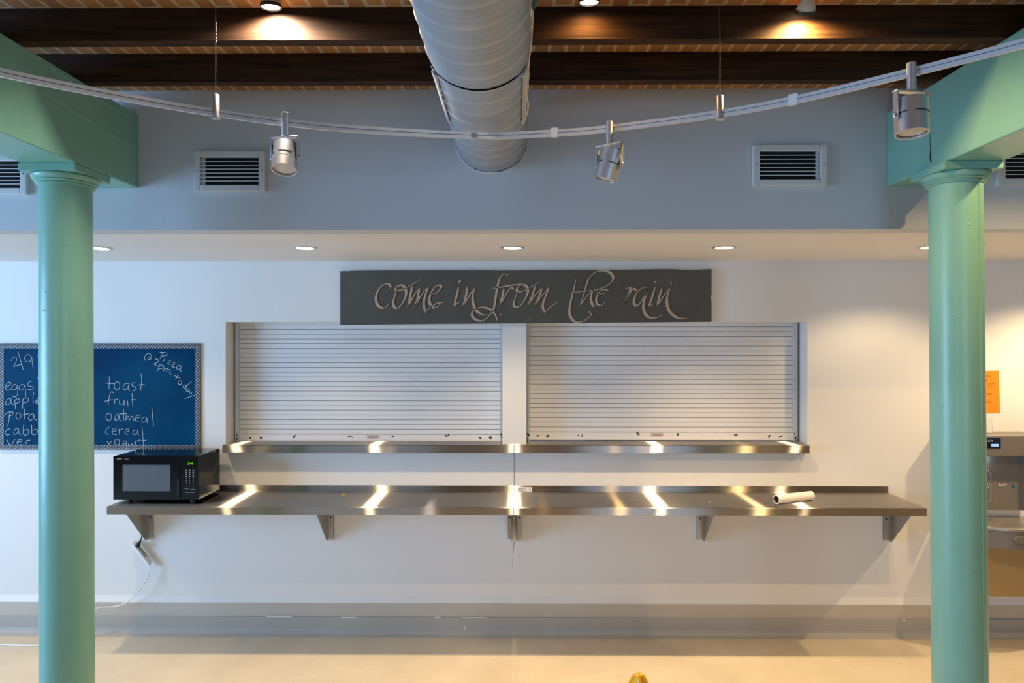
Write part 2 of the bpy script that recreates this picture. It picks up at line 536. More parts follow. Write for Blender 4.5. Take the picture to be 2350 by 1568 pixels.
# brick ceiling
struct(MB().box(XL, XR, RY, DU + 0.12, ZC, ZC + 0.1).build('ceiling', M['brick']), 'brick ceiling between dark joists', 'ceiling')

# the rest of the room, out of frame, with its window openings
def wall_with_hole(axis, pos, th, a0, a1, b0, b1, holes, name):
    mb = MB()
    holes = sorted(holes)
    cur = a0
    def add(u0, u1, v0, v1):
        if axis == 'x': mb.box(min(pos, pos + th), max(pos, pos + th), u0, u1, v0, v1)
        else: mb.box(u0, u1, min(pos, pos + th), max(pos, pos + th), v0, v1)
    for (h0, h1, k0, k1) in holes:
        add(cur, h0, b0, b1); add(h0, h1, b0, k0); add(h0, h1, k1, b1); cur = h1
    add(cur, a1, b0, b1)
    return struct(mb.build(name, M['room']))

wall_with_hole('x', XL, -0.2, RY, D + WT, 0, ZC + 0.1, [(0.0, 2.6, 0.5, 2.5)], 'wall_left')
wall_with_hole('x', XR, 0.2, RY, D + WT, 0, ZC + 0.1, [], 'wall_right')
wall_with_hole('y', RY, -0.2, XL, XR, 0, ZC + 0.1, [(-4.3, -1.7, 0.5, 2.5), (1.3, 3.5, 0.5, 2.5)], 'wall_front')

# joists
JL = ["dark timber joist next to the upper wall, behind the lit one",
      "dark timber joist with three pools of lamp light on its face",
      "dark timber joist at the very top edge of the picture"]
for i, Y in enumerate((2.863, 2.475, 2.087)):
    o = MB().box(-4.6, 4.6, Y, Y + 0.05, ZJ, ZC).build('ceiling_joist', M['wood'])
    tag(o, JL[i], 'joist', 'ceiling joists', 'thing')

# beams over the columns
BZ0, BZ1 = CH + 0.753, ZJ
for (cx, lab) in ((-1.950, "mint green painted ceiling beam over the left column"), (1.878, "mint green painted ceiling beam over the right column")):
    hw = 0.117
    mb = MB()
    mb.prism([(cx - hw, -1.2, BZ0), (cx + hw, -1.2, BZ0), (cx + hw, -1.2, BZ1), (cx - hw, -1.2, BZ1)], (0, DU + 1.2, 0))
    o = mb.build('ceiling_beam', M['green'], None, 0.006)
    tag(o, lab, 'beam', 'green ceiling beams', 'thing')
    fxx = cx + hw if cx < 0 else cx - hw
    def on_face(px, py):
        Yq = F * fxx / (px - 1189.0)
        return Vector((fxx, Yq, Z(py, Yq)))
    if cx < 0:
        for line in (((95, 208), (150, 243), (215, 284), (255, 308), (310, 334)), ((110, 150), (170, 190), (240, 236), (300, 272))):
            g = MB(); g.tube(smooth_path([on_face(*q) for q in line], 4), 0.0022, 6); g.build('paint_ridge', M['green'], o)
    else:
        g = MB(); g.tube(smooth_path([on_face(*q) for q in ((2129, 302), (2129.5, 330), (2131, 345), (2130, 362), (2132, 374))], 4), [0.0008 + 0.0002 * q for q in range(17)], 6); g.build('crack', M['void'], o)


# ================================================================== COLUMNS
def column(px_top, px_bot, halfpx, side):
    Yc = 2.935
    k = F / Yc
    top = W(px_top, 440, Yc); bot = W(px_bot, 1568, Yc)
    r = halfpx / k * 0.838
    cx = top.x
    base = Vector((cx + (bot.x - top.x) * (1.0), Yc, 0))
    root = thing('column', (cx, Yc, 0), "mint green round iron column standing in front of the " + ("blue chalkboard" if side == 'left' else "drinking fountain"), 'column', 'green iron columns')
    lean = (bot.x - top.x) / (top.z - bot.z)
    zt = Z(428, Yc)
    ax = Vector((-lean, 0, 1)).normalized()
    foot = Vector((cx + lean * zt, Yc, 0))
    mb = MB()
    prof = [(r * 1.02, 0), (r * 1.02, 0.5), (r, zt * 0.6), (r * 0.985, zt)]
    mb.lathe(prof, foot, ax, 64)
    # capital mouldings
    zb = zt - 0.004
    za = BZ0 - 0.033
    h = za - zb
    c = MB()
    R = r
    c.lathe([(R * 0.97, 0), (R * 1.06, 0.002), (R * 1.09, h * 0.10), (R * 1.05, h * 0.18), (R * 1.10, h * 0.26), (R * 1.16, h * 0.36), (R * 1.12, h * 0.42), (R * 1.17, h * 0.50), (R * 1.24, h * 0.66), (R * 1.27, h * 0.82), (R * 1.25, h * 0.95), (R * 1.2, h)], (cx, Yc, zb), (0, 0, 1), 64)
    c.build('capital', M['green'], root)
    a = MB(); q = 0.1215
    a.box(cx - q, cx + q, Yc - q, Yc + q, za, BZ0)
    a.build('abacus', M['green'], root, 0.004)
    if side == 'right':
        s = MB()
        ang = math.radians(-68)
        for (u0, u1) in ((0.02, zt),):
            d = Vector((math.cos(ang), math.sin(ang), 0))
            p0 = foot + d * (r * 1.018); p1 = Vector((cx, Yc, zt)) + d * (r * 0.984)
            s.tube([p0, p0.lerp(p1, 0.5), p1], 0.003, 6)
        s.build('seam', M['green'], root)
    # blisters and dents in the old paint
    bl = mb
    rnd = random.Random(3 if side == 'left' else 5)
    for i in range(26):
        zz = rnd.uniform(0.3, zt - 0.1); aa = math.radians(rnd.uniform(190, 330))
        rr = r * (1.02 - 0.035 * zz / zt)
        d = Vector((math.cos(aa), math.sin(aa), 0))
        axis_p = foot.lerp(Vector((cx, Yc, zt)), zz / zt)
        s = rnd.uniform(0.003, 0.007)
        bl.lathe([(s, -0.002), (s * 0.8, 0.0008), (s * 0.4, 0.0018), (0.0001, 0.0021)], axis_p + d * rr, d, 10)
    bl.build('shaft', M['green'], root)
    return root


column(151.5, 154.5, 64.5, 'left')
column(2192, 2202.5, 65, 'right')

# ================================================================== DUCT
dA, dB = 0.166, 0.136
dcx, dcz = -0.128, CH + 0.826 + dB
duct = thing('air_duct', (dcx, DU, dcz), "grey spiral metal air duct hanging under the joists and ending in the upper wall", 'duct')
YJ = 2.22


def duct_section(y0, y1, name, step=0.005, taper=0.0):
    seg = 72; pitch = 0.112; per = 20
    step = pitch / per
    i0 = int(y0 / step) - 1; n = int((y1 - y0) / step) + per + 3
    vs = []; fs = []
    for i in range(n + 1):
        s_ = (i0 + i) * step
        ph = ((i0 + i) % per) / per
        dd = -taper
        if abs(ph - 0.5) < 0.075: dd += 0.0042 * (1 - abs(ph - 0.5) / 0.1)
        elif abs(ph - 0.9) < 0.04 or abs(ph - 0.15) < 0.04: dd += 0.0016
        for k in range(seg):
            a = 2 * math.pi * (k + 18) / seg
            y = min(max(s_ - pitch * k / seg, y0), y1)
            vs.append((dcx + (dA + dd) * math.cos(a), y, dcz + (dB + dd) * math.sin(a)))
    for i in range(n):
        for k in range(seg):
            if k < seg - 1:
                fs.append((i * seg + k, i * seg + k + 1, (i + 1) * seg + k + 1, (i + 1) * seg + k))
            else:
                j0, j1 = max(i - per, 0), max(i + 1 - per, 0)
                if j0 == j1: fs.append((i * seg + k, j0 * seg, (i + 1) * seg + k))
                else: fs.append((i * seg + k, j0 * seg, j1 * seg, (i + 1) * seg + k))
    mb = MB(); mb._add(vs, fs, 0, True)
    return mb.build(name, M['duct'], duct)


duct_section(-1.0, YJ - 0.006, 'duct_section', 0.006)
duct_section(YJ + 0.006, DU - 0.001, 'duct_section', 0.005, 0.0015)
rg = MB()
def ring(mb, y0, y1, da, mi=0):
    seg = 72
    vs = []
    for y in (y0, y1):
        for k in range(seg):
            a = 2 * math.pi * k / seg
            vs.append((dcx + (dA + da) * math.cos(a), y, dcz + (dB + da) * math.sin(a)))
    mb._add(vs, [(k, (k + 1) % seg, seg + (k + 1) % seg, seg + k) for k in range(seg)], mi, True)
ring(rg, YJ - 0.004, YJ + 0.005, 0.0012); ring(rg, YJ - 0.008, YJ + 0.008, -0.003)
rg.build('joint_shade', M['gap_shade'], duct)  # raised dark band draws the shade of the joint
cp = MB(); ring(cp, -1.0, -0.99, 0.002)
seg = 72
cp._add([(dcx + dA * math.cos(2 * math.pi * k / seg), -1.0, dcz + dB * math.sin(2 * math.pi * k / seg)) for k in range(seg)], [tuple(range(seg))], 0)
cp.build('end_cap', M['duct'], duct)
# ragged sealant bead where the duct meets the wall
sl = MB()
rnd = random.Random(11)
pts = []
for k in range(0, 49):
    a = math.radians(180 + 180 * k / 48)
    q = 0.004 + rnd.uniform(-0.002, 0.003)
    pts.append((dcx + (dA + q) * math.cos(a), DU - 0.002, dcz + (dB + q) * math.sin(a)))
sl.tube(pts, [0.003 + rnd.uniform(0, 0.003) for _ in pts], 6)
sl.build('sealant_bead', M['vent'], duct)
# flat hanger bars clipped along both flanks
for sgn in (-1, 1):
    a = math.radians(-90 + sgn * 62)
    nx, nz = math.cos(a) / dA, math.sin(a) / dB
    nn = Vector((nx, 0, nz)).normalized()
    tt = Vector((-nn.z, 0, nn.x))
    p = Vector((dcx + dA * math.cos(a), 2.5, dcz + dB * math.sin(a))) + nn * 0.006
    h = MB(); h.obox(p, (0, 1, 0), tt, nn, 0.50, 0.022, 0.004)
    for yy in (2.27, 2.73):
        h.obox(p + Vector((0, yy - 2.5, 0)) - nn * 0.003, (0, 1, 0), tt, nn, 0.02, 0.02, 0.012)
    h.build('flank_bar', M['rail'], duct)
wr = MB()
wp = smooth_path([W(1226, -30, 2.0), W(1223, 30, 2.05), W(1219, 100, 2.15), W(1212, 150, 2.25), W(1206, 195, 2.35), W(1207, 215, 2.42), W(1212, 240, 2.5), W(1209, 262, 2.58), W(1201, 284, 2.66)], 6)
wr.tube(wp, 0.0028, 8)
gs = MB()
gp = smooth_path([W(1228, -40, 1.985), W(1227, -10, 2.0), W(1224, 12, 2.03), W(1222, 26, 2.05)], 4)
wire_o = tag(wr.build('cable', M['wire']), "thin cream cable running down along the side of the air duct", 'cable')
gs.tube(gp, [0.016, 0.015, 0.0145, 0.014, 0.0135, 0.013, 0.012, 0.011, 0.009, 0.0075, 0.006, 0.005, 0.004][:len(gp)], 10)
gs.build('cable_sleeve', M['dark_green'], wire_o)['label'] = "dark green tapered sleeve"


# ================================================================== VENTS on the upper wall
def vent(x0p, x1p, y0p, y1p, ix0, ix1, iy0, iy1, label, damper):
    Y = DU
    x0, x1, zt_, zb_ = X(x0p, Y), X(x1p, Y), Z(y0p, Y), Z(y1p, Y)
    a0, a1, b1, b0 = X(ix0, Y), X(ix1, Y), Z(iy0, Y), Z(iy1, Y)
    root = thing('wall_vent', ((x0 + x1) / 2, Y, zb_), label, 'vent', 'air vents on the upper wall')
    f = MB(); d = 0.022
    f.box(x0, a0, Y - d, Y, zb_, zt_); f.box(a1, x1, Y - d, Y, zb_, zt_)
    f.box(a0, a1, Y - d, Y, b1, zt_); f.box(a0, a1, Y - d, Y, zb_, b0)
    f.build('frame', M['vent'], root, 0.004)
    MB().box(a0, a1, Y - 0.0015, Y, b0, b1).build('shade_backing', M['void'], root)  # flat near-black sheet painted as the shade behind the louvers
    s = MB(); n = 7
    for i in range(1, n):
        z = b0 + (b1 - b0) * i / n
        s.prism([(a0, Y - 0.019, z - 0.0028), (a0, Y - 0.019, z + 0.0018), (a0, Y - 0.004, z + 0.006), (a0, Y - 0.004, z + 0.004)], (a1 - a0, 0, 0))
    s.build('louvers', M['vent'], root)
    dm = MB()
    wdt = (a1 - a0) * 0.06
    if damper == 'r': dm.box(a1 - wdt, a1 - 0.001, Y - 0.0035, Y - 0.002, b0, b1)
    if damper == 'l': dm.box(a0 + 0.001, a0 + wdt, Y - 0.0035, Y - 0.002, b0, b1)
    if damper: dm.build('damper_plate', M['vent'], root)
    for xx in ((x0 + a0) / 2, (x1 + a1) / 2):
        sc_ = MB()
        sc_.lathe([(0.004, 0), (0.004, 0.0015), (0.002, 0.0022)], (xx, Y - d, (zb_ + zt_) / 2), (0, -1, 0), 12)
        sc_.build('screw', M['steel_side'], root)


vent(450, 612, 347, 440, 464, 597, 362, 425, "white louvered air vent between the left beam and the track light beside it", 'l')
vent(1725, 1894, 336, 430, 1741, 1879, 351, 415, "white louvered air vent between the duct and the right beam", 'r')
vent(-100, 67, 352, 446, -86, 53, 369, 431, "white louvered air vent half hidden behind the left beam and column capital", None)
vent(2283, 2448, 336, 431, 2301, 2434, 351, 414, "white louvered air vent cut off at the right edge behind the right column", None)

# ================================================================== RECESSED DOWNLIGHTS
WARM = (1.0, 0.74, 0.42)
YL = 3.88
DL = [(229, "recessed soffit downlight half hidden by the left column"),
      (700, "recessed soffit downlight above the left end of the shutters"),
      (1176, "recessed soffit downlight centred above the lettered sign"),
      (1662, "recessed soffit downlight above the right end of the sign"),
      (2136, "recessed soffit downlight hidden behind the right column"),
      (2623, "recessed soffit downlight over the drinking fountain, past the edge of the picture"),
      (-253, "recessed soffit downlight over the far left of the chalkboard, past the picture edge")]
DLP = [(76, 106, 1.0), (84, 106, 1.0), (115, 106, 1.0), (130, 106, 1.0), (42, 136, 0.45), (150, 140, 0.6), (70, 106, 1.0)]
for i, (px, lab) in enumerate(DL):
    x = X(px, YL)
    root = thing('downlight', (x, YL, ZS), lab, 'ceiling light', 'recessed downlights in the soffit')
    MB().lathe([(0.050, 0.0), (0.050, -0.006), (0.066, -0.0035), (0.068, 0.0)], (x, YL, ZS), (0, 0, 1), 40, caps=False).build('trim_ring', M['alum'], root)
    MB().lathe([(0.0495, 0.0), (0.0495, 0.003)], (x, YL, ZS - 0.0055), (0, 0, 1), 40).build('diffuser', M['ledglow'], root)
    s = spot('downlight_lamp', (x, YL, ZS - 0.010), (x, YL, 0), DLP[i][0], WARM, DLP[i][1], DLP[i][2], 0.03)
    s.parent = root; s.matrix_parent_inverse = Matrix.Translation((-x, -YL, -ZS))


# ================================================================== SIGN
YS = D - 0.035
sg = thing('wall_sign', (X(1207, YS), D, Z(745, YS)), "dark olive lettered board above the shutters reading come in from the rain", 'sign')
mb = MB()
bl_, br_, bt_, bb_ = W(781, 622, YS), W(1633, 618, YS), W(781, 745, YS), W(1633, 738.5, YS)
top = smooth_path([W(781, 622.5, YS), W(850, 621, YS), W(960, 620.5, YS), W(1100, 620, YS), W(1150, 621, YS), W(1250, 619.5, YS), W(1400, 619.5, YS), W(1530, 617.5, YS), W(1580, 619.5, YS), W(1633, 617.5, YS)], 3)
poly = [bt_] + top + [W(1633, 676, YS), W(1631.5, 684, YS), W(1633, 694, YS), bb_]
mb.prism(poly, (0, D - YS + 0.0, 0))
mb.build('board', M['sign'], sg)


def nib_strokes(mb, strokes, conv, Y, nib_px, ang_deg, thick, thin, mi=0):
    """broad-nib lettering standing proud of the board"""
    a = math.radians(ang_deg)
    for st in strokes:
        wgt = 1.0
        if isinstance(st, tuple): st, wgt = st
        P2 = smooth_path([Vector((p[0], p[1])) for p in st], 5)
        n = len(P2)
        Ls = []
        for i, p in enumerate(P2):
            taper = min(1.0, 0.35 + 3.0 * min(i, n - 1 - i) / n)
            nb = Vector((math.cos(a), -math.sin(a))) * (nib_px * 0.5 * wgt * taper)
            tdir = (P2[min(i + 1, n - 1)] - P2[max(i - 1, 0)])
            tdir = tdir.normalized() if tdir.length > 1e-6 else Vector((1, 0))
            nrm = Vector((-tdir.y, tdir.x))
            half = max(abs(nrm.dot(nb)), thin * 0.5 * (0.4 + 0.6 * taper))
            Ls.append((p + nrm * half, p - nrm * half))
        vs = []
        for (l, r_) in Ls:
            for q in (l, r_):
                c = W(*conv(q.x, q.y), Y)
                vs.append((c.x, Y + 0.001, c.z)); vs.append((c.x, Y - thick, c.z))
        fs = []
        for i in range(n - 1):
            o = i * 4; q = o + 4
            fs += [(o + 1, o + 3, q + 3, q + 1), (o, o + 1, q + 1, q), (o + 3, o + 2, q + 2, q + 3)]
        fs += [(0, 2, 3, 1), ((n - 1) * 4, (n - 1) * 4 + 1, (n - 1) * 4 + 3, (n - 1) * 4 + 2)]
        mb._add(vs, fs, mi)


SL = lambda x, y: (760 + x / 5.109, 600 + y / 5.109)
SR = lambda x, y: (1200 + x / 5.109, 600 + y / 5.109)
word_come = [
    [(690, 330), (699, 298), (675, 266), (630, 270), (570, 315), (530, 400), (530, 470), (560, 525), (610, 548), (655, 530), (685, 482)],
    [(1045, 220), (900, 300), (830, 335), (778, 340), (755, 320), (790, 285), (840, 285), (875, 330), (878, 400), (850, 470), (800, 535), (755, 545), (730, 500), (740, 430), (775, 335), (800, 290)],
    [(950, 290), (932, 390), (898, 547)], [(898, 547), (960, 420), (1040, 310)],
    [(1040, 310), (1015, 430), (980, 548)], [(980, 548), (1050, 410), (1145, 295)],
    [(1145, 295), (1105, 400), (1087, 500), (1105, 602)], [(1105, 602), (1140, 560), (1190, 520), (1250, 492), (1325, 481)],
    [(1162, 368), (1200, 384), (1255, 355), (1290, 300), (1262, 280), (1215, 305), (1168, 380), (1152, 460), (1172, 520), (1208, 545), (1260, 522), (1290, 490)]]
word_in = [
    [(1495, 300), (1470, 410), (1440, 535)], [(1440, 535), (1475, 495), (1512, 475)], ([(1500, 226), (1508, 236), (1516, 246)], 1.1),
    [(1600, 295), (1580, 410), (1545, 535)], [(1545, 535), (1610, 420), (1690, 300)],
    [(1690, 300), (1660, 400), (1665, 490), (1692, 560), (1725, 598), (1795, 632)]]
word_from = [
    [(2075, 158), (2040, 148), (2000, 165), (1970, 220), (1945, 320), (1925, 450), (1900, 570), (1840, 650), (1780, 695), (1710, 690), (1660, 650), (1655, 600), (1700, 555), (1780, 540), (1850, 555), (1900, 595), (1930, 640), (1947, 692)],
    [(1900, 316), (2000, 301), (2120, 280), (2265, 263)],
    [(2025, 320), (2010, 400), (1975, 535)], [(1975, 535), (2030, 420), (2090, 325), (2120, 310), (2137, 332)],
    [(2438, 245), (2308, 320), (2230, 355), (2182, 350), (2180, 315), (2215, 280), (2260, 275), (2300, 310), (2305, 370), (2270, 450), (2215, 520), (2165, 535), (2140, 510), (2150, 450), (2200, 325)]]
word_from_b = [
    [(145, 290), (110, 400), (50, 540)], [(50, 540), (120, 430), (225, 310)],
    [(225, 310), (195, 400), (130, 530)], [(130, 530), (210, 420), (315, 295)],
    [(315, 295), (262, 420), (232, 520), (255, 602)], [(255, 602), (320, 540), (410, 476)]]
word_the = [
    [(620, 215), (590, 350), (555, 500), (545, 600), (570, 670), (620, 712), (700, 702), (770, 660), (800, 615), (785, 592)],
    [(525, 373), (700, 352), (850, 335), (960, 300), (1030, 250), (1058, 200), (1040, 150), (980, 115), (900, 112), (830, 142), (770, 210), (740, 290), (710, 400), (668, 522)],
    [(668, 522), (740, 420), (825, 330)], [(825, 330), (800, 400), (800, 470), (825, 520), (852, 520)],
    ([(862, 368), (910, 384), (955, 378)], 0.6), ([(1010, 348), (960, 330), (910, 345), (872, 400), (857, 460), (877, 505), (920, 515), (968, 478)], 0.8),
    ([(772, 592), (786, 596), (798, 602)], 1.1)]
word_rain = [
    [(1200, 325), (1255, 310), (1238, 385), (1168, 522)], [(1168, 522), (1240, 400), (1290, 320), (1332, 346)],
    [(1480, 305), (1420, 305), (1350, 350), (1310, 420), (1300, 480), (1325, 520), (1365, 500), (1420, 420), (1475, 310), (1440, 400), (1412, 500), (1418, 580), (1460, 645), (1530, 665), (1590, 652), (1635, 630)],
    [(1550, 300), (1520, 400), (1485, 515), (1526, 500)], ([(1546, 238), (1553, 243), (1558, 250)], 0.7),
    [(1630, 310), (1600, 410), (1570, 525)], [(1570, 525), (1640, 420), (1725, 310)],
    [(1725, 310), (1690, 420), (1690, 510), (1720, 590), (1780, 645), (1840, 668), (1920, 665)], ([(1736, 232), (1734, 282)], 0.35)]
for st, conv in (((word_come), SL), ((word_in), SL), ((word_the), SR), ((word_rain), SR)):
    m_ = MB(); nib_strokes(m_, st, conv, YS, 33, 33, 0.006, 11); m_.build('lettering', M['letters'], sg)
m_ = MB(); nib_strokes(m_, word_from, SL, YS, 33, 33, 0.006, 11); nib_strokes(m_, word_from_b, SR, YS, 33, 33, 0.006, 11)
m_.build('lettering', M['letters'], sg)
for px, py, s in ((1149, 722, 2.5), (1212, 733, 3), (1114, 722.5, 2.5), (1127, 721.5, 2.2), (799, 622.5, 2), (1151, 644, 1.6)):
    c = W(px, py, YS); ch = MB(); ch.obox((c.x, YS - 0.0008, c.z), (1, 0, 0.4), (0, 1, 0), (-0.4, 0, 1), s / 347, 0.0016, s / 600); ch.build('paint_chip', M['paper_white'], sg)

# ================================================================== ROLLER SHUTTERS
YR = D + 0.14
ZSILL = Z(1022.5, 4.45)


def shutter(xa, xb, ytop, ybar, ybot, label, rust, label_px, gap):
    x0, x1 = X(xa, YR), X(xb, YR)
    zt_, zbar, zb_ = Z(ytop - 14, YR), Z(ybar, YR), Z(ybot, YR)
    zb_ = max(zb_, ZSILL + 0.001)
    root = thing('roller_shutter', ((x0 + x1) / 2, YR, zb_), label, 'shutter', 'roller shutters of the serving counter')
    c = MB(); ptch = 10.93 / F * YR
    z = zbar
    while z < zt_ - 0.001:
        zz = min(z + ptch, zt_)
        # slat with a slight crown and a sunk joint
        e = 0.0016
        pr = [(YR + 0.012, z), (YR + 0.004, z), (YR + 0.004, z + e), (YR + 0.0004, z + e + 0.0012), (YR - 0.0002, (z + zz) / 2), (YR + 0.0002, zz - 0.0006), (YR + 0.012, zz)]
        c.prism([(x0, a, b_) for a, b_ in pr], (x1 - x0, 0, 0), 0)
        c.box(x0, x1, YR + 0.0022, YR + 0.0045, z, z + e, 1)
        z = zz
    c.build('curtain', [M['shutter'], M['shutter_groove']], root)
    b_ = MB()
    b_.box(x0, x1, YR - 0.006, YR + 0.02, zb_ + 0.012, zbar - 0.002)
    b_.box(x0, x1, YR - 0.010, YR + 0.024, zb_, zb_ + 0.012)
    for (px, py, kx, shape) in rust:
        cc = W(px, py, YR - 0.0062)
        rr = random.Random(int(px))
        for q in range(shape):
            ox_, oz_ = rr.uniform(-kx, kx) / 334, rr.uniform(-2.4, 2.4) / 334
            sx_, sz_ = rr.uniform(1.1, 2.9) / 334, rr.uniform(1.0, 2.2) / 334
            tl = rr.uniform(-0.8, 0.8)
            pp = []
            for k in range(8):
                a = 2 * math.pi * k / 8; s2 = rr.uniform(0.7, 1.2)
                u = sx_ * math.cos(a) * s2; v2 = sz_ * math.sin(a) * s2
                pp.append((cc.x + ox_ + u * math.cos(tl) - v2 * math.sin(tl), YR - 0.0064 - 0.00012 * q, cc.z + oz_ + u * math.sin(tl) + v2 * math.cos(tl)))
            b_.prism(pp, (0, 0.0012 + 0.0001 * q, 0), 1)
    bar = b_.build('bottom_bar', [M['shutter'], M['rust']], root)
    pl = MB(); cc = W(label_px[0], label_px[1], YR - 0.0062)
    pl.box(cc.x - 0.042, cc.x + 0.042, YR - 0.0072, YR - 0.006, cc.z - 0.0125, cc.z + 0.0125, 0)
    text_mb(pl, "Alpine", 0.026, (cc.x, YR - 0.0072, cc.z - 0.009), (1, 0, 0), (0.25, 0, 1), (0, -1, 0), 0.0006, 1, 'CENTER')
    pl.build('maker_plate', [M['grey_text'], M['red_ink']], root)
    g0, g1 = (x0 - 0.022, x1 + 0.022)
    for (q0, q1) in ((g0, x0 + 0.002), (x1 - 0.002, g1)):
        MB().box(q0, q1, YR - 0.022, YR + 0.03, ZSILL + 0.0005, zt_).build('guide_rail', M['guide'], root)
    # rusted feet of the guides
    for (q0, q1, sgn) in ((g0, x0, -1), (x1, g1, 1)):
        rm = MB(); rr = random.Random(int(q0 * 100))
        for q in range(7):
            xx = rr.uniform(q0, q1); hz = zb_ + rr.uniform(-0.005, 0.05)
            s = rr.uniform(0.003, 0.008)
            rm.obox((xx, YR - 0.0226, hz), (1, 0, 0.3), (0, 1, 0), (-0.3, 0, 1), s, 0.001, s * 1.6)
        rm.build('rust_patch', M['rust'], root)
    return root


shutter(550, 1150, 741, 997, 1013.5, "left roller shutter of the serving hatch, closed down to its steel sill",
        [(575, 1007, 2, 4), (598, 1006, 3, 4), (675, 1002, 3, 4), (805, 1002, 5, 5), (899, 1001, 5, 4), (1026, 1000, 4, 4), (1102, 1005, 2, 4), (1125, 1005, 2, 4)], (856, 1002.5), 0)
shutter(1214, 1820, 739, 991.5, 1009.5, "right roller shutter of the serving hatch, a dark gap left under it",
        [(1234, 1000, 2, 4), (1256, 1001, 3, 5), (1332, 999, 5, 4), (1464, 996, 3, 4), (1556, 997, 4, 4), (1687, 998, 4, 6), (1766, 1002, 2.5, 4), (1791, 1002, 3, 4)], (1508, 997.5), 1)
# kitchen behind the hatch: dark room with a lit window seen through the gap
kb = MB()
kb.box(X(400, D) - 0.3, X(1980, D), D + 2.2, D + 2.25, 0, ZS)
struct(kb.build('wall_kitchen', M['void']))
kw0, kw1 = 0.02, 0.66
kwf = MB(); kwp = MB()
kwp.box(kw0, kw1, D + 2.185, D + 2.198, 1.25, 2.2)
kwf.box(kw0 - 0.04, kw0, D + 2.17, D + 2.199, 1.2, 2.25); kwf.box(kw1, kw1 + 0.04, D + 2.17, D + 2.199, 1.2, 2.25)
kwf.box(kw0, kw1, D + 2.17, D + 2.199, 1.2, 1.25); kwf.box(kw0, kw1, D + 2.17, D + 2.199, 2.2, 2.25)
for k in range(1, 7): kwf.box(kw0 + (kw1 - kw0) * k / 7 - 0.006, kw0 + (kw1 - kw0) * k / 7 + 0.006, D + 2.17, D + 2.19, 1.25, 2.2)
kwo = struct(kwf.build('window_1', M['void']), 'kitchen window seen only as a reflection under the right shutter', 'window')
kwp.build('pane', M['sky_pane'], kwo)

# sills
YSI = 4.45
for (xa, xb, lab) in ((510, 1179.3, "left brushed steel sill under the left shutter"), (1180.3, 1858, "right brushed steel sill under the right shutter")):
    x0, x1 = X(xa, YSI), X(xb, YSI)
    zt_, zb_ = Z(1022.5, YSI), Z(1040, YSI)
    jx0, jx1 = ((X(518, D), X(1153, D)) if xa < 1000 else (X(1208, D), X(1853, D)))
    mb = MB()
    mb.box(x0, x1, YSI, YSI + 0.004, zb_, zt_)
    mb.box(x0, x1, YSI, D - 0.0005, zt_ - 0.004, zt_)
    mb.box(max(x0, jx0) + 0.001, min(x1, jx1) - 0.001, D - 0.001, YR + 0.06, zt_ - 0.004, zt_)
    mb.box(x0, x0 + 0.003, YSI, D - 0.0005, zb_, zt_); mb.box(x1 - 0.003, x1, YSI, D - 0.0005, zb_, zt_)
    tag(mb.build('counter_sill', M['steel'], None, 0.0015, 2), lab, 'sill', 'steel sills', 'thing')

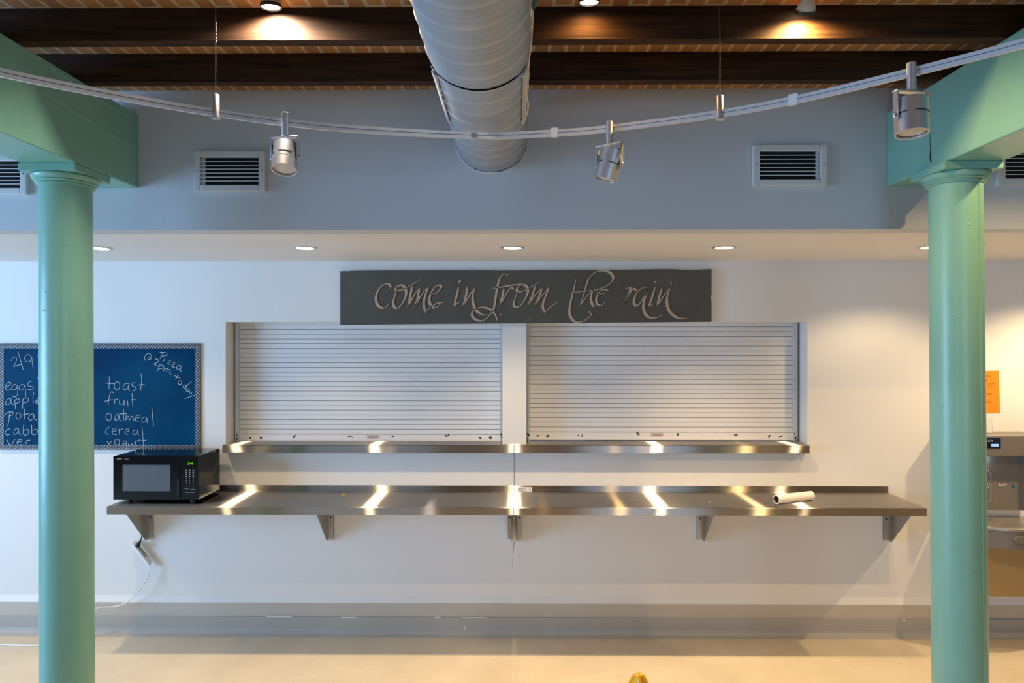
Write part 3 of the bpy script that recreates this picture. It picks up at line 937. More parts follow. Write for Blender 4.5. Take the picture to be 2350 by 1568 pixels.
# ================================================================== MAIN SHELVES
YF = 4.086
zs = CH - 0.978
ze = 0.046
for i, (xa, xb) in enumerate(((245, 1178.0), (1179.6, 2127))):
    x0, x1 = X(xa, YF), X(xb, YF)
    lab = ("left stainless steel wall shelf carrying the black microwave", "right stainless steel wall shelf carrying the white paper tube")[i]
    root = thing('steel_shelf', ((x0 + x1) / 2, D, zs - ze), lab, 'shelf', 'stainless wall shelves')
    mb = MB()
    yb = D - 0.004
    mb.prism([(x0, yb, zs), (x0, YF + 0.004, zs), (x0, YF, zs - 0.004), (x0, YF, zs - ze), (x0, YF + 0.012, zs - ze), (x0, YF + 0.012, zs - ze + 0.003), (x0, YF + 0.004, zs - ze + 0.003), (x0, YF + 0.004, zs - 0.008), (x0, yb, zs - 0.008)], (x1 - x0, 0, 0))
    mb.box(x0, x0 + 0.002, YF + 0.003, yb, zs - ze, zs - 0.002); mb.box(x1 - 0.002, x1, YF + 0.003, yb, zs - ze, zs - 0.002)
    mb.build('shelf_top', M['steel'], root)
    bs = MB(); bs.box(x0, x1, D - 0.006, D - 0.001, zs, zs + 0.042)
    bs.tube([(x0, D - 0.0065, zs + 0.001), (x1, D - 0.0065, zs + 0.001)], 0.0015, 6)
    bs.build('backsplash', M['steel'], root)
    # folding gusset brackets
    brs = ((-2.462, 1), (-1.262, 1), (-0.046, 1)) if i == 0 else ((-0.004, 1), (1.218, -1), (2.440, -1))
    for j, (bx, sgn) in enumerate(brs):
        bm_ = MB(); zt_ = zs - 0.0085 if False else zs - ze + 0.0
        zt_ = zs - 0.009
        zlo = Z(1241, D)
        th = 0.0025
        g = [(bx, D - 0.001, zt_), (bx, YF + 0.14, zt_), (bx, YF + 0.14, zs - ze - 0.004), (bx, D - 0.03, zlo + 0.004), (bx, D - 0.001, zlo)]
        bm_.prism(g, (th, 0, 0))
        fw = 0.040 * (1 if bx > -1.3 and i == 0 or i == 1 else 1)
        # wall flange with a raised lip, on the outer side of the gusset
        fx0, fx1 = (bx, bx + 0.040) if i == 0 and j < 2 else ((bx - 0.022, bx) if i == 0 else ((bx, bx + 0.024) if j == 0 else (bx - 0.040, bx)))
        bm_.box(fx0, fx1, D - 0.004, D - 0.001, zlo + 0.01, zt_)
        lx = fx1 if (fx1 - bx) > 1e-6 else fx0
        bm_.box(min(lx, lx - math.copysign(0.003, lx - bx)), max(lx, lx - math.copysign(0.003, lx - bx)), D - 0.016, D - 0.001, zlo + 0.018, zt_)
        br = bm_.build('bracket', M['steel_side'], root)
        for zz in (zs - ze - 0.022, zs - ze - 0.125):
            sc_ = MB()
            sc_.lathe([(0.006, 0), (0.006, 0.002), (0.003, 0.004)], ((fx0 + fx1) / 2, D - 0.004, zz), (0, -1, 0), 12)
            sc_.build('bolt', M['black'], br)
    if i == 1:
        st = MB(); c0, c1 = W(1187.5, 1118.5, D - 0.0062), W(1221, 1128.5, D - 0.0062)
        st.box(c0.x, c1.x, D - 0.0068, D - 0.0058, c1.z, c0.z, 0)
        text_mb(st, "REGENCY", 0.0115, (c0.x + 0.006, D - 0.0068, c0.z - 0.014), (1, 0, 0), (0, 0, 1), (0, -1, 0), 0.0004, 1)
        for q in range(2):
            st.box(c0.x + 0.006, c0.x + 0.045 + 0.01 * q, D - 0.0071, D - 0.0066, c1.z + 0.003 + 0.004 * q, c1.z + 0.004 + 0.004 * q, 1)
        st.lathe([(0.004, 0), (0.004, 0.0004)], (c1.x - 0.013, D - 0.0068, (c0.z + c1.z) / 2), (0, -1, 0), 14, 1)
        st.build('sticker', [M['paper_white'], M['ink']], root)['label'] = "small white printed sticker"

# crumbs left on the shelves
cm = MB(); rnd = random.Random(21)
def crumb(px, py, s):
    zz = zs + s * 0.4
    Y = F * (CH - zs) / (py - HY)
    c = W(px, py, Y)
    cm.lathe([(s * 0.5, -s * 0.4), (s * 0.8, -s * 0.1), (s * 0.6, s * 0.3), (0.0001, s * 0.45)], (c.x, Y, zz), (rnd.uniform(-.2, .2), rnd.uniform(-.2, .2), 1), 7)
for _ in range(20): crumb(rnd.uniform(1370, 1500), rnd.uniform(1135, 1160), rnd.uniform(0.001, 0.0022))
for _ in range(16): crumb(rnd.uniform(540, 1170), rnd.uniform(1134, 1162), rnd.uniform(0.0009, 0.002))
for _ in range(10): crumb(rnd.uniform(1200, 2000), rnd.uniform(1136, 1162), rnd.uniform(0.0009, 0.002))
crumb(1628, 1152, 0.004); crumb(1631, 1151, 0.004)
o = cm.build('crumbs', M['crumb'])
tag(o, "tiny pale food crumbs scattered over the steel shelves", 'crumbs', None, 'stuff')
yb_ = MB()
for px, py, s in ((789, 1137.2, 0.009),):
    Y = F * (CH - zs) / (py - HY); c = W(px, py, Y)
    yb_.lathe([(s * 0.7, 0.0003), (s, 0.002), (s * 0.8, 0.005), (0.0001, 0.006)], (c.x, Y, zs), (0, 0, 1), 12)
tag(yb_.build('food_scrap', M['yellow']), "small yellow food scrap on the left steel shelf", 'food scrap')

# white paper tube on the right shelf
Yt = 4.22
rt = 0.0275
pA = Vector((X(1779, 4.20), 4.185, zs + rt + 0.0008)); pB = Vector((X(1867, 4.27), 4.30, zs + rt + 0.0008))
tb = thing('paper_tube', ((pA.x + pB.x) / 2, 4.24, zs), "white hollow paper tube lying on the right end of the steel shelf", 'tube')
dr = (pB - pA); L = dr.length
MB().lathe([(rt - 0.005, 0), (rt, 0), (rt, L), (rt - 0.005, L)], pA, dr, 48, caps=False).build('sheet', M['paper_white'], tb)
MB().lathe([(rt - 0.005, 0), (rt - 0.005, L)], pA, dr, 48, caps=False).build('inner_core', M['cardboard'], tb)

# ================================================================== MICROWAVE
YM = 4.150
YMB = 4.462
mx0, mx1 = X(260, YM), X(455, YM)
mz0, mz1 = zs + 0.022, Z(1048, YM)
mw = thing('microwave', ((mx0 + mx1) / 2, YM, zs), "black microwave oven with a green clock, standing on the left end of the shelf", 'microwave')
MB().box(mx0 + 0.003, mx1 - 0.003, YM + 0.02, YMB, mz0, mz1).build('body', M['black_gloss'], mw, 0.006)
mp_ = X(414.5, YM)
dz0, dz1 = mz0 + 0.006, mz1 - 0.002
door = MB()
wx0, wx1, wz0, wz1 = X(280.5, YM), X(391, YM), Z(1129.5, YM), Z(1068, YM)
door.box(mx0, wx0, YM, YM + 0.0195, dz0, dz1); door.box(wx1, mp_ - 0.001, YM, YM + 0.0195, dz0, dz1)
door.box(wx0, wx1, YM, YM + 0.0195, wz1, dz1); door.box(wx0, wx1, YM, YM + 0.0195, dz0, wz0)
dr_o = door.build('door', M['black_gloss'], mw)
MB().box(wx0, wx1, YM + 0.0015, YM + 0.006, wz0, wz1).build('window', M['window_mw'], dr_o)
lg = MB()
text_mb(lg, "SHARP", 0.0105, (X(268, YM), YM, Z(1056.2, YM)), (1, 0, 0), (0, 0, 1), (0, -1, 0), 0.0003)
lg.box(X(285, YM), X(296, YM), YM - 0.0003, YM, Z(1055.6, YM), Z(1055.0, YM))
lg.build('lettering', M['grey_text'], dr_o)
pn = MB().box(mp_ + 0.0005, mx1, YM, YM + 0.0195, dz0, dz1).build('control_panel', M['black_gloss'], mw, 0.003)
dm = MB()
text_mb(dm, "2:44", 0.019, (X(430, YM), YM, Z(1067.5, YM)), (1, 0, 0), (0.15, 0, 1), (0, -1, 0), 0.0003)
dm.build('clock_display', M['clock'], pn)['label'] = "glowing green digits"
kp = MB()
for r_i in range(10):
    py = 1079.5 + r_i * 4.6
    for cpx in (427.5, 435, 443.5):
        ww = 1.9 if r_i < 4 else 0.9
        c = W(cpx, py, YM)
        kp.box(c.x - ww / 378, c.x + ww / 378, YM - 0.0003, YM, c.z - 0.0011, c.z + 0.0011)
        if r_i in (0, 1, 2, 3): kp.box(c.x - ww * .7 / 378, c.x + ww * .7 / 378, YM - 0.0003, YM, c.z - 0.0046, c.z - 0.0036)
for (a, b2, py) in ((424, 432, 1124), (437, 448, 1125), (424, 448, 1132)):
    kp.box(X(a, YM), X(b2, YM), YM - 0.0003, YM, Z(py, YM) - 0.0006, Z(py, YM) + 0.0006)
kp.build('keypad', M['grey_text'], pn)
MB().box(X(407.5, YM), X(412, YM), YM - 0.004, YM, mz0 + 0.02, mz0 + 0.13).build('door_grip', M['black'], dr_o, 0.002)
for fx, fy in ((mx0 + 0.08, YM + 0.035), (mx1 - 0.05, YM + 0.035), (mx0 + 0.08, YMB - 0.04), (mx1 - 0.05, YMB - 0.04)):
    MB().lathe([(0.014, 0.0002), (0.016, 0.024)], (fx, fy, zs), (0, 0, 1), 20).build('foot', M['black_rubber'], mw)
# mains cord: over the end of the shelf and down behind the bracket to the plug strip
cx_ = -2.478
cd = MB()
Yp = 4.455
pe = W(320.5, 1243, Yp)
cpts = smooth_path([(mx0 + 0.05, YMB - 0.004, mz0 + 0.06), (mx0 + 0.03, YMB + 0.02, mz0 + 0.05), (cx_, 4.49, zs + 0.02), (cx_, 4.495, zs - 0.08), (cx_ - 0.004, 4.488, zs - 0.2), tuple(W(325.5, 1231, 4.462)), tuple(W(323, 1240, Yp))], 6)
cd.tube(cpts, 0.0036, 8)
crd = cd.build('power_cord', M['black_rubber'], mw)

# ================================================================== POWER STRIP
A_, B_ = W(300.5, 1246, 4.455), W(341, 1297, 4.455)
axl = (B_ - A_).normalized()
side = Vector((0, -1, 0)); per = axl.cross(side).normalized()   # points up-right or down-left
if per.x < 0: per = -per
n1 = (per * 0.75 + side * 0.66).normalized()     # right face, carries the outlets
n2 = axl.cross(n1).normalized()
if n2.y > 0: n2 = -n2
ps = thing('power_strip', tuple((A_ + B_) / 2), "white power strip hanging askew below the left bracket, black plug in it", 'power strip')
wd, dp = 0.036, 0.034
edge_mid = (A_ + B_) / 2
ctr = edge_mid - n1 * (wd / 2) - n2 * (dp / 2)
LL = (B_ - A_).length
MB().obox(ctr, axl, n1, n2, LL, wd, dp).build('housing', M['white'], ps, 0.006, 3)
tx = MB()
org = edge_mid - axl * (LL * 0.18) + n1 * 0.0003 - n2 * 0.006
text_mb(tx, "MAVEN", 0.024, edge_mid - axl * (LL * 0.22) + n1 * 0.0001 - n2 * 0.028, axl, n2, n1, 0.0006)
tx.build('lettering', M['ink'], ps)
# plug of the microwave cord, pushed into the right face
plug_at = ctr - axl * (LL * 0.27) + n1 * (wd / 2 + 0.0005)
pg = MB()
tip = W(322.5, 1240.5, Yp)
pv = (tip - plug_at); pl_ = pv.length
pg.lathe([(0.0135, 0), (0.015, pl_ * 0.25), (0.010, pl_ * 0.55), (0.006, pl_ * 0.7), (0.0085, pl_ * 0.75), (0.006, pl_ * 0.82), (0.005, pl_)], plug_at, pv, 16)
pg.build('plug', M['black_rubber'], crd)
wc = MB()
wpts = smooth_path([tuple(B_ - n1 * (wd / 2) - n2 * (dp / 2) - axl * 0.004), tuple(W(343.5, 1304, 4.462)), tuple(W(342.5, 1316, 4.462)), tuple(W(335, 1333, 4.46)), tuple(W(322, 1352, 4.455)), tuple(W(303, 1374, 4.45)), tuple(W(283, 1387, 4.445)), tuple(W(262, 1393, 4.435)), tuple(W(240, 1394, 4.42)), tuple(W(225, 1396, 4.40)), tuple(W(212, 1403, 4.38)), tuple(W(190, 1440, 4.36)), (W(170, 1470, 4.35).x, 4.33, 0.0045), (W(90, 1470, 4.35).x, 4.30, 0.0045), (-3.6, 4.34, 0.0045)], 6)
wc.tube(wpts, 0.0042, 10)
wc.build('cord', M['white'], ps)

# ================================================================== CHALKBOARD
YB = D - 0.016
cbx0, cbx1, cbz0, cbz1 = X(-3, YB), X(458.5, YB), Z(1034, YB), Z(789, YB)
cbd = thing('chalkboard', ((cbx0 + cbx1) / 2, D, cbz0), "blue chalkboard menu with a lattice border, behind the left column", 'chalkboard')
fwid = 11.5 / 347
MB().box(cbx0 + 0.5 * fwid, cbx1 - 0.5 * fwid, YB + 0.0004, D - 0.0005, cbz0 + 0.5 * fwid, cbz1 - 0.5 * fwid).build('board', M['board'], cbd)
fr = MB()
fr.box(cbx0, cbx1, YB, D - 0.001, cbz1 - fwid, cbz1); fr.box(cbx0, cbx1, YB, D - 0.001, cbz0, cbz0 + fwid)
fr.box(cbx0, cbx0 + fwid, YB, D - 0.001, cbz0 + fwid, cbz1 - fwid); fr.box(cbx1 - fwid, cbx1, YB, D - 0.001, cbz0 + fwid, cbz1 - fwid)
fr.build('border', M['lattice'], cbd)


def circ(cx, cy, rx, ry, n=9):
    return [(cx + rx * math.cos(-math.pi / 2 + 2 * math.pi * k / n), cy + ry * math.sin(-math.pi / 2 + 2 * math.pi * k / n)) for k in range(n + 1)]


CLf = lambda x, y: (x / 5.225, 760 + y / 5.225)
CRf = lambda x, y: (200 + x / 5.406, 770 + y / 5.406)
chalk_L = [
    [[(140, 358), (158, 320), (188, 311), (204, 335), (192, 383), (168, 428), (205, 413), (268, 402)], [(220, 245), (252, 355), (286, 465)],
     [(383, 318), (365, 290), (330, 280), (300, 310), (305, 350), (335, 372), (370, 355), (385, 312), (392, 380), (404, 446)]],
    [[(78, 665), (110, 655), (135, 630), (125, 612), (95, 620), (75, 655), (75, 695), (100, 712), (140, 695)],
     [(215, 655), (185, 640), (155, 655), (145, 690), (165, 708), (200, 690), (215, 655), (217, 720), (210, 770), (185, 790), (145, 775)],
     [(300, 650), (270, 640), (240, 660), (232, 695), (255, 710), (285, 690), (303, 650), (312, 730), (315, 790)],
     [(390, 600), (355, 610), (335, 635), (350, 658), (390, 665), (405, 680), (385, 700), (335, 695)]],
    [[(130, 800), (95, 820), (72, 860), (80, 888), (110, 880), (135, 840), (135, 800), (140, 860), (166, 886)],
     [(180, 820), (186, 880), (193, 935)], [(185, 830), (215, 810), (240, 825), (230, 855), (190, 870)],
     [(280, 815), (275, 930)], [(280, 815), (320, 800), (350, 820), (330, 850), (285, 860)], [(412, 730), (400, 800), (405, 868)],
     [(436, 840), (470, 838), (478, 818), (455, 810), (434, 840), (442, 864), (475, 862)], [(540, 805), (510, 815), (515, 838), (540, 845), (530, 868), (500, 865)]],
    [[(55, 1010), (100, 975), (150, 970), (160, 985), (140, 1010), (100, 1020)], [(125, 975), (115, 1050), (98, 1140)], circ(225, 1018, 30, 38),
     [(300, 930), (302, 1060)], [(275, 1005), (352, 990)], [(405, 990), (365, 1005), (345, 1045), (370, 1070), (400, 1045), (410, 995), (418, 1050), (446, 1066)],
     [(490, 930), (492, 1060)], [(465, 1005), (530, 992)], circ(560, 1025, 26, 34)],
    [[(125, 1175), (90, 1180), (68, 1215), (85, 1245), (126, 1235)], [(220, 1165), (185, 1180), (168, 1220), (185, 1238), (215, 1215), (228, 1170), (230, 1220), (256, 1240)],
     [(290, 1115), (285, 1235), (330, 1240), (350, 1210), (335, 1180), (290, 1192)], [(385, 1125), (388, 1230), (430, 1238), (455, 1210), (440, 1180), (390, 1192)]],
    [[(85, 1300), (130, 1370), (182, 1298)], [(215, 1330), (255, 1325), (262, 1305), (235, 1300), (210, 1335), (225, 1368), (271, 1358)], [(365, 1310), (325, 1315), (315, 1340), (330, 1356)]]]
chalk_R = [
    [[(280, 510), (275, 668)], [(230, 592), (345, 598)], circ(375, 625, 35, 50), [(520, 595), (475, 600), (450, 640), (465, 675), (500, 660), (525, 600), (515, 660), (531, 690)],
     [(610, 590), (570, 590), (560, 620), (600, 640), (612, 670), (573, 690)], [(672, 480), (681, 560), (664, 686)], [(630, 615), (718, 610)]],
    [[(332, 715), (305, 700), (280, 750), (264, 870)], [(218, 818), (320, 795)], [(345, 788), (345, 852)], [(345, 805), (386, 785)],
     [(410, 790), (405, 850), (430, 865), (460, 840), (462, 800), (466, 872)], [(505, 810), (510, 876)], [(562, 720), (570, 882)], [(540, 800), (608, 797)]],
    [circ(272, 1010, 35, 45), [(395, 970), (355, 1000), (350, 1050), (385, 1040), (400, 985), (405, 1045), (426, 1055)], [(455, 920), (455, 1062)], [(415, 975), (500, 970)],
     [(490, 990), (485, 1050), (515, 1000), (530, 1050), (560, 1000), (586, 1056)], [(620, 1025), (660, 1010), (650, 985), (615, 1000), (605, 1050), (642, 1066)],
     [(735, 1010), (695, 1020), (680, 1060), (700, 1080), (735, 1060), (740, 1020), (756, 1096)], [(805, 888), (815, 1000), (828, 1122)]],
    [[(277, 1138), (240, 1165), (235, 1210), (271, 1230)], [(320, 1195), (365, 1180), (350, 1150), (320, 1170), (320, 1220), (371, 1230)], [(400, 1160), (405, 1232)], [(405, 1180), (452, 1154)],
     [(480, 1200), (520, 1185), (510, 1160), (480, 1175), (475, 1220), (516, 1226)], [(620, 1175), (580, 1180), (570, 1215), (595, 1230), (625, 1210), (630, 1180), (641, 1242)], [(685, 1135), (696, 1250)]],
    [[(250, 1318), (276, 1346)], [(310, 1310), (275, 1350), (247, 1416)], circ(375, 1325, 30, 38), [(480, 1305), (450, 1320), (450, 1350), (485, 1340), (490, 1310), (490, 1392), (470, 1412)],
     [(515, 1340), (527, 1365), (560, 1345), (566, 1366)], [(600, 1310), (605, 1356)], [(600, 1322), (662, 1294)], [(694, 1255), (702, 1330), (708, 1410)], [(668, 1310), (738, 1299)]],
    [[(735, 320), (715, 280), (740, 235), (780, 225), (805, 265), (790, 295), (765, 300), (760, 275), (780, 262), (796, 290)],
     [(945, 215), (908, 292)], [(905, 208), (975, 215), (992, 240), (930, 262)], [(968, 290), (944, 326)], [(1000, 240), (1010, 246)],
     [(1005, 305), (1040, 318), (1002, 350), (1042, 362)], [(1058, 330), (1092, 345), (1052, 385), (1092, 396)],
     [(1165, 375), (1130, 375), (1112, 400), (1130, 425), (1160, 405), (1170, 378), (1160, 430), (1182, 456)],
     [(845, 295), (880, 300), (885, 330), (835, 355), (887, 386)], [(905, 365), (877, 442)], [(900, 365), (950, 375), (945, 405), (893, 410)],
     [(970, 400), (948, 442)], [(970, 415), (1000, 405), (985, 450)], [(1000, 425), (1032, 425), (1028, 468), (1042, 486)]],
    [[(1140, 488), (1098, 547)], [(1088, 500), (1158, 532)], circ(1155, 585, 24, 24), circ(1215, 635, 20, 22), [(1297, 571), (1222, 638)],
     circ(1250, 680, 20, 18), [(1270, 668), (1276, 732)], [(1302, 700), (1290, 752)], [(1338, 740), (1212, 786)]]]


def chalk_lines(groups, conv):
    for g in groups:
        mb = MB()
        for st in g:
            pts = smooth_path([Vector(p) for p in st], 4)
            q = [W(*conv(p.x, p.y), YB + 0.0024) for p in pts]
            mb.tube([(v_.x, YB - 0.0002, v_.z) for v_ in q], 0.0020, 5)
        mb.build('chalk_writing', M['chalk'], cbd)


chalk_lines(chalk_L, CLf)
chalk_lines(chalk_R, CRf)

# ================================================================== TRACK LIGHT RAIL
HR = 0.790       # rail height over the camera


def rail_pt(px, py, h=HR):
    Y = F * h / (HY - py)
    return W(px, py, Y)


rp = [(-160, 118), (0, 162), (250, 214), (495, 257), (760, 291), (1090, 311), (1270, 306), (1397, 296), (1650, 263), (1850, 226), (2085, 171), (2350, 104), (2520, 52)]
rpts = smooth_path([rail_pt(*p) for p in rp], 10)
for p in rpts: p.z = CH + HR
rl = thing('track_rail', tuple(rail_pt(1090, 311)), "curved aluminium track light rail hung on thin wires", 'light rail')


def sweep(mb, pts, prof, mi=0):
    """prof: list of (across, up)"""
    n = len(pts); k = len(prof); vs = []
    for i, p in enumerate(pts):
        tdir = (pts[min(i + 1, n - 1)] - pts[max(i - 1, 0)]).normalized()
        s = Vector((tdir.y, -tdir.x, 0))
        for (a, u) in prof:
            vs.append(p + s * a + Vector((0, 0, u)))
    fs = []
    for i in range(n - 1):
        for j in range(k):
            j2 = (j + 1) % k
            fs.append((i * k + j, i * k + j2, (i + 1) * k + j2, (i + 1) * k + j))
    fs += [tuple(range(k - 1, -1, -1)), tuple((n - 1) * k + j for j in range(k))]
    mb._add(vs, fs, mi)


hh = 0.0125
m_ = MB(); sweep(m_, rpts, [(-0.005, -hh), (0.005, -hh), (0.005, -0.001), (0.004, -0.0005), (0.004, 0.0005), (0.005, 0.001), (0.005, hh), (-0.005, hh), (-0.005, 0.001), (-0.004, 0.0005), (-0.004, -0.0005), (-0.005, -0.001)])
m_.build('rail_bar', M['rail'], rl)
m_ = MB(); sweep(m_, rpts, [(0.0047, 0.0003), (0.0052, 0.0003), (0.0052, 0.0015), (0.0047, 0.0015)])
m_.build('conductor_strip', M['gap_shade'], rl)


def at_px(px):
    best = min(range(len(rpts) - 1), key=lambda i: abs((PX0 + F * ((rpts[i].x * math.cos(TH) + rpts[i].y * math.sin(TH)) / (-rpts[i].x * math.sin(TH) + rpts[i].y * math.cos(TH)))) - px))
    tdir = (rpts[best + 1] - rpts[best - 1]).normalized()
    # refine along the tangent
    p = rpts[best].copy()
    pr = lambda v_: PX0 + F * ((v_.x * math.cos(TH) + v_.y * math.sin(TH)) / (-v_.x * math.sin(TH) + v_.y * math.cos(TH)))
    for _ in range(8):
        e = px - pr(p); g = (pr(p + tdir * 0.001) - pr(p)) / 0.001
        p = p + tdir * (e / g)
    return p, tdir


for px in (495, 1652):
    p, td = at_px(px)
    c = MB(); c.lathe([(0.008, -0.016), (0.0125, -0.014), (0.0125, 0.060), (0.011, 0.062)], p, (0, 0, 1), 20)
    c.box(p.x - 0.0135, p.x + 0.0135, p.y - 0.0135, p.y + 0.0135, p.z - 0.020, p.z - 0.016)
    h_ = c.build('hanger', M['alum'], rl)
    cbm = MB(); cbm.tube([p + Vector((0, 0, 0.06)), p + Vector((0, 0, 0.2)), Vector((p.x, p.y, ZC))], 0.0013, 6)
    if px == 495:
        for k in range(6):
            zz = p.z + 0.235 + 0.012 * k
            cbm.tube([(p.x - 0.006 + 0.002 * k, p.y - 0.002, zz), (p.x + 0.004, p.y - 0.004, zz + 0.006), (p.x + 0.001, p.y + 0.002, zz + 0.014)], 0.0012, 5)
    cbm.build('suspension_wire', M['wire_grey'], h_)
p, td = at_px(1087)
MB().obox(p, td, (td.y, -td.x, 0), (0, 0, 1), 0.020, 0.0125, 0.020).build('joint_connector', M['steel_side'], rl)
for px in (1272, 1820):
    p, td = at_px(px)
    MB().obox(p + Vector((0, 0, 0.002)), td, (td.y, -td.x, 0), (0, 0, 1), 0.026, 0.0115, 0.034).build('tape', M['tape'], rl)


def track_head(px, label, stem_top, stem_len, yoke_az, axis, rad, length, yoke_h, yoke_w):
    p, td = at_px(px)
    front = Vector((0, -0.017, 0))
    q = p + front
    root = thing('track_light', tuple(q), label, 'track light', 'track lights on the curved rail')
    MB().lathe([(0.010, 0), (0.0125, 0.002), (0.0125, stem_len - 0.002), (0.010, stem_len)], q + Vector((0, 0, stem_top - stem_len)), (0, 0, 1), 24).build('stem', M['alum'], root)
    zt_ = q.z + stem_top - stem_len
    u = Vector((math.cos(yoke_az), math.sin(yoke_az), 0)); v_ = Vector((-u.y, u.x, 0))
    top_c = Vector((q.x, q.y, zt_ - 0.003))
    y = MB()
    y.obox(top_c, u, v_, (0, 0, 1), yoke_w + 0.006, 0.022, 0.005)
    for s in (-1, 1):
        y.obox(top_c + u * (s * yoke_w / 2) + Vector((0, 0, -yoke_h / 2)), u, v_, (0, 0, 1), 0.004, 0.020, yoke_h)
        y.lathe([(0.011, -0.002), (0.011, 0.002)], top_c + u * (s * yoke_w / 2) + Vector((0, 0, -yoke_h)), u, 20)
        y.lathe([(0.006, 0), (0.006, 0.004), (0.003, 0.006)], top_c + u * (s * (yoke_w / 2 + 0.002)) + Vector((0, 0, -yoke_h)), u * s, 14)
    y.build('yoke', M['alum'], root, 0.001)
    ax = Vector(axis).normalized()           # points out of the lens
    piv = top_c + Vector((0, 0, -yoke_h))
    c0 = piv - ax * (length * 0.50)
    hsg = MB()
    hsg.lathe([(0.001, 0.004), (rad * 0.98, 0.004), (rad, 0.0), (rad, length * 0.44), (rad * 0.985, length * 0.445), (rad * 0.985, length * 0.455), (rad, length * 0.46), (rad, length * 0.62), (rad * 0.98, length * 0.625), (rad * 0.98, length * 0.635), (rad, length * 0.64), (rad, length), (rad * 0.9, length), (rad * 0.9, length - 0.006)], c0, ax, 48, caps=False)
    hs = hsg.build('housing', M['alum'], root)
    MB().lathe([(rad * 0.9, 0), (rad * 0.6, 0.003), (0.0001, 0.005)], c0 + ax * (length - 0.008), ax, 40).build('lens', M['lens'], hs)
    sl_ = MB()
    rf = ax.orthogonal().normalized(); rf2 = ax.cross(rf)
    for k0 in range(4):
        for k in range(10):
            a = 2 * math.pi * (k0 / 4) + math.radians(k * 6.5)
            d = rf * math.cos(a) + rf2 * math.sin(a)
            sl_.obox(c0 + ax * (length * 0.45) + d * (rad * 0.9915), ax, d.cross(ax), d, 0.0032, rad * 0.12, 0.0025)
    sl_.build('cooling_slot', M['gap_shade'], hs)
    wv = MB()
    bk = c0 + ax * 0.002
    wv.tube(smooth_path([top_c + u * 0.018, top_c + u * (yoke_w * 0.42) + Vector((0, 0, 0.002)), top_c + u * (yoke_w * 0.47) + Vector((0, -0.004, -0.02)), bk + u * 0.02 - ax * 0.006, bk + u * 0.006], 5), 0.0014, 6)
    wv.build('lead_wire', M['black_rubber'], root)
    return root


track_head(658.5, "silver track light in front of the left air vent, tilted to show its lens", 0.030, 0.085, math.radians(-8), (0.02, -0.32, -0.95), 0.0435, 0.100, 0.072, 0.098)
track_head(1397, "silver track light right of the duct, tipped over to the left", 0.022, 0.084, math.radians(-36), (-0.25, 0.06, -0.93), 0.0435, 0.108, 0.075, 0.098)
track_head(2084, "silver track light hanging upright before the right beam", 0.024, 0.083, math.radians(10), (-0.03, -0.10, -1.0), 0.0445, 0.100, 0.072, 0.102)


# ================================================================== JOIST LAMPS
def joist_lamp(px, Y, zrel, aimdir, label, col, power, cone, blend):
    p = W(px, HY, Y); p.z = CH + zrel
    ax = Vector(aimdir).normalized()
    root = thing('joist_lamp', tuple(p), label, 'ceiling lamp', 'small lamps between the joists')
    MB().lathe([(0.012, -0.075), (0.016, -0.06), (0.028, -0.03), (0.033, -0.012), (0.033, -0.006)], p, ax, 32).build('bulb', M['bulb_back'], root)
    MB().lathe([(0.0335, -0.012), (0.037, -0.012), (0.037, 0.0), (0.0335, 0.0)], p, ax, 32, caps=False).build('ring', M['dark_ring'], root)
    MB().lathe([(0.0325, 0.0), (0.0325, 0.001)], p - ax * 0.005, ax, 32).build('lamp_face', M['ledglow'], root)
    st = MB(); q = p - ax * 0.07
    st.tube([q, q + Vector((0, 0, 0.01)), Vector((q.x, q.y, ZC))] if q.z < ZC - 0.012 else [q, p - ax * 0.05], 0.008, 10)
    st.build('mount', M['dark_ring'], root)
    s = spot('joist_lamp_beam', tuple(p + ax * 0.004), tuple(p + Vector((0.05, 0.18, -1))), power, col, cone, blend, 0.02)
    s.parent = root; s.matrix_parent_inverse = Matrix.Translation(-p)


joist_lamp(622, 2.42, 1.196, (0.02, 0.12, -1), "small joist lamp glowing white left of the duct", (1.0, 0.86, 0.70), 75, 168, 0.6)
joist_lamp(1352, 2.40, 1.198, (0, 0.15, -1), "small joist lamp glowing amber right of the duct", (1.0, 0.50, 0.10), 6, 168, 0.8)
joist_lamp(1847, 2.42, 1.168, (0.02, 0.62, -0.78), "small joist lamp with white bulb near the right beam", (1.0, 0.62, 0.22), 60, 168, 0.6)
joist_lamp(1189 + 2.41 * F / 2.40, 2.40, 1.165, (0, 0.1, -1), "small joist lamp beyond the right beam, past the edge of the picture", (1.0, 0.66, 0.28), 75, 168, 0.6)

# ================================================================== ORANGE NOTICE, FOUNTAIN, CUP
YO = D - 0.0022
on = thing('notice_paper', (X(2258, YO), D, Z(948, YO)), "bright orange printed paper notice on the wall above the drinking fountain", 'notice')
mb = MB()
pc = [W(2221, 852, YO), W(2292.5, 850.5, YO), W(2295, 948, YO), W(2223, 949, YO)]
mb.prism(pc, (0, 0.001, 0)); mb.build('sheet', M['orange'], on)
def otext(s, px_right, py, size):
    c = W(px_right, py, YO)
    tx = MB(); text_mb(tx, s, size, (c.x, YO, c.z), (1, 0, 0), (0, 0, 1), (0, -1, 0), 0.0004, 0, 'RIGHT'); tx.build('print', M['ink'], on)
otext("ders", 2273, 866, 0.022); otext("ub", 2266, 875.2, 0.021)
otext("pen with the", 2283.5, 882, 0.0095); otext("to use and", 2278, 887.5, 0.0095); otext("ask", 2263.5, 893, 0.0095)
otext("1,798.02", 2276.5, 906.5, 0.0165); otext("number is", 2273, 919.5, 0.0085); otext("environment", 2277, 924.8, 0.0085)

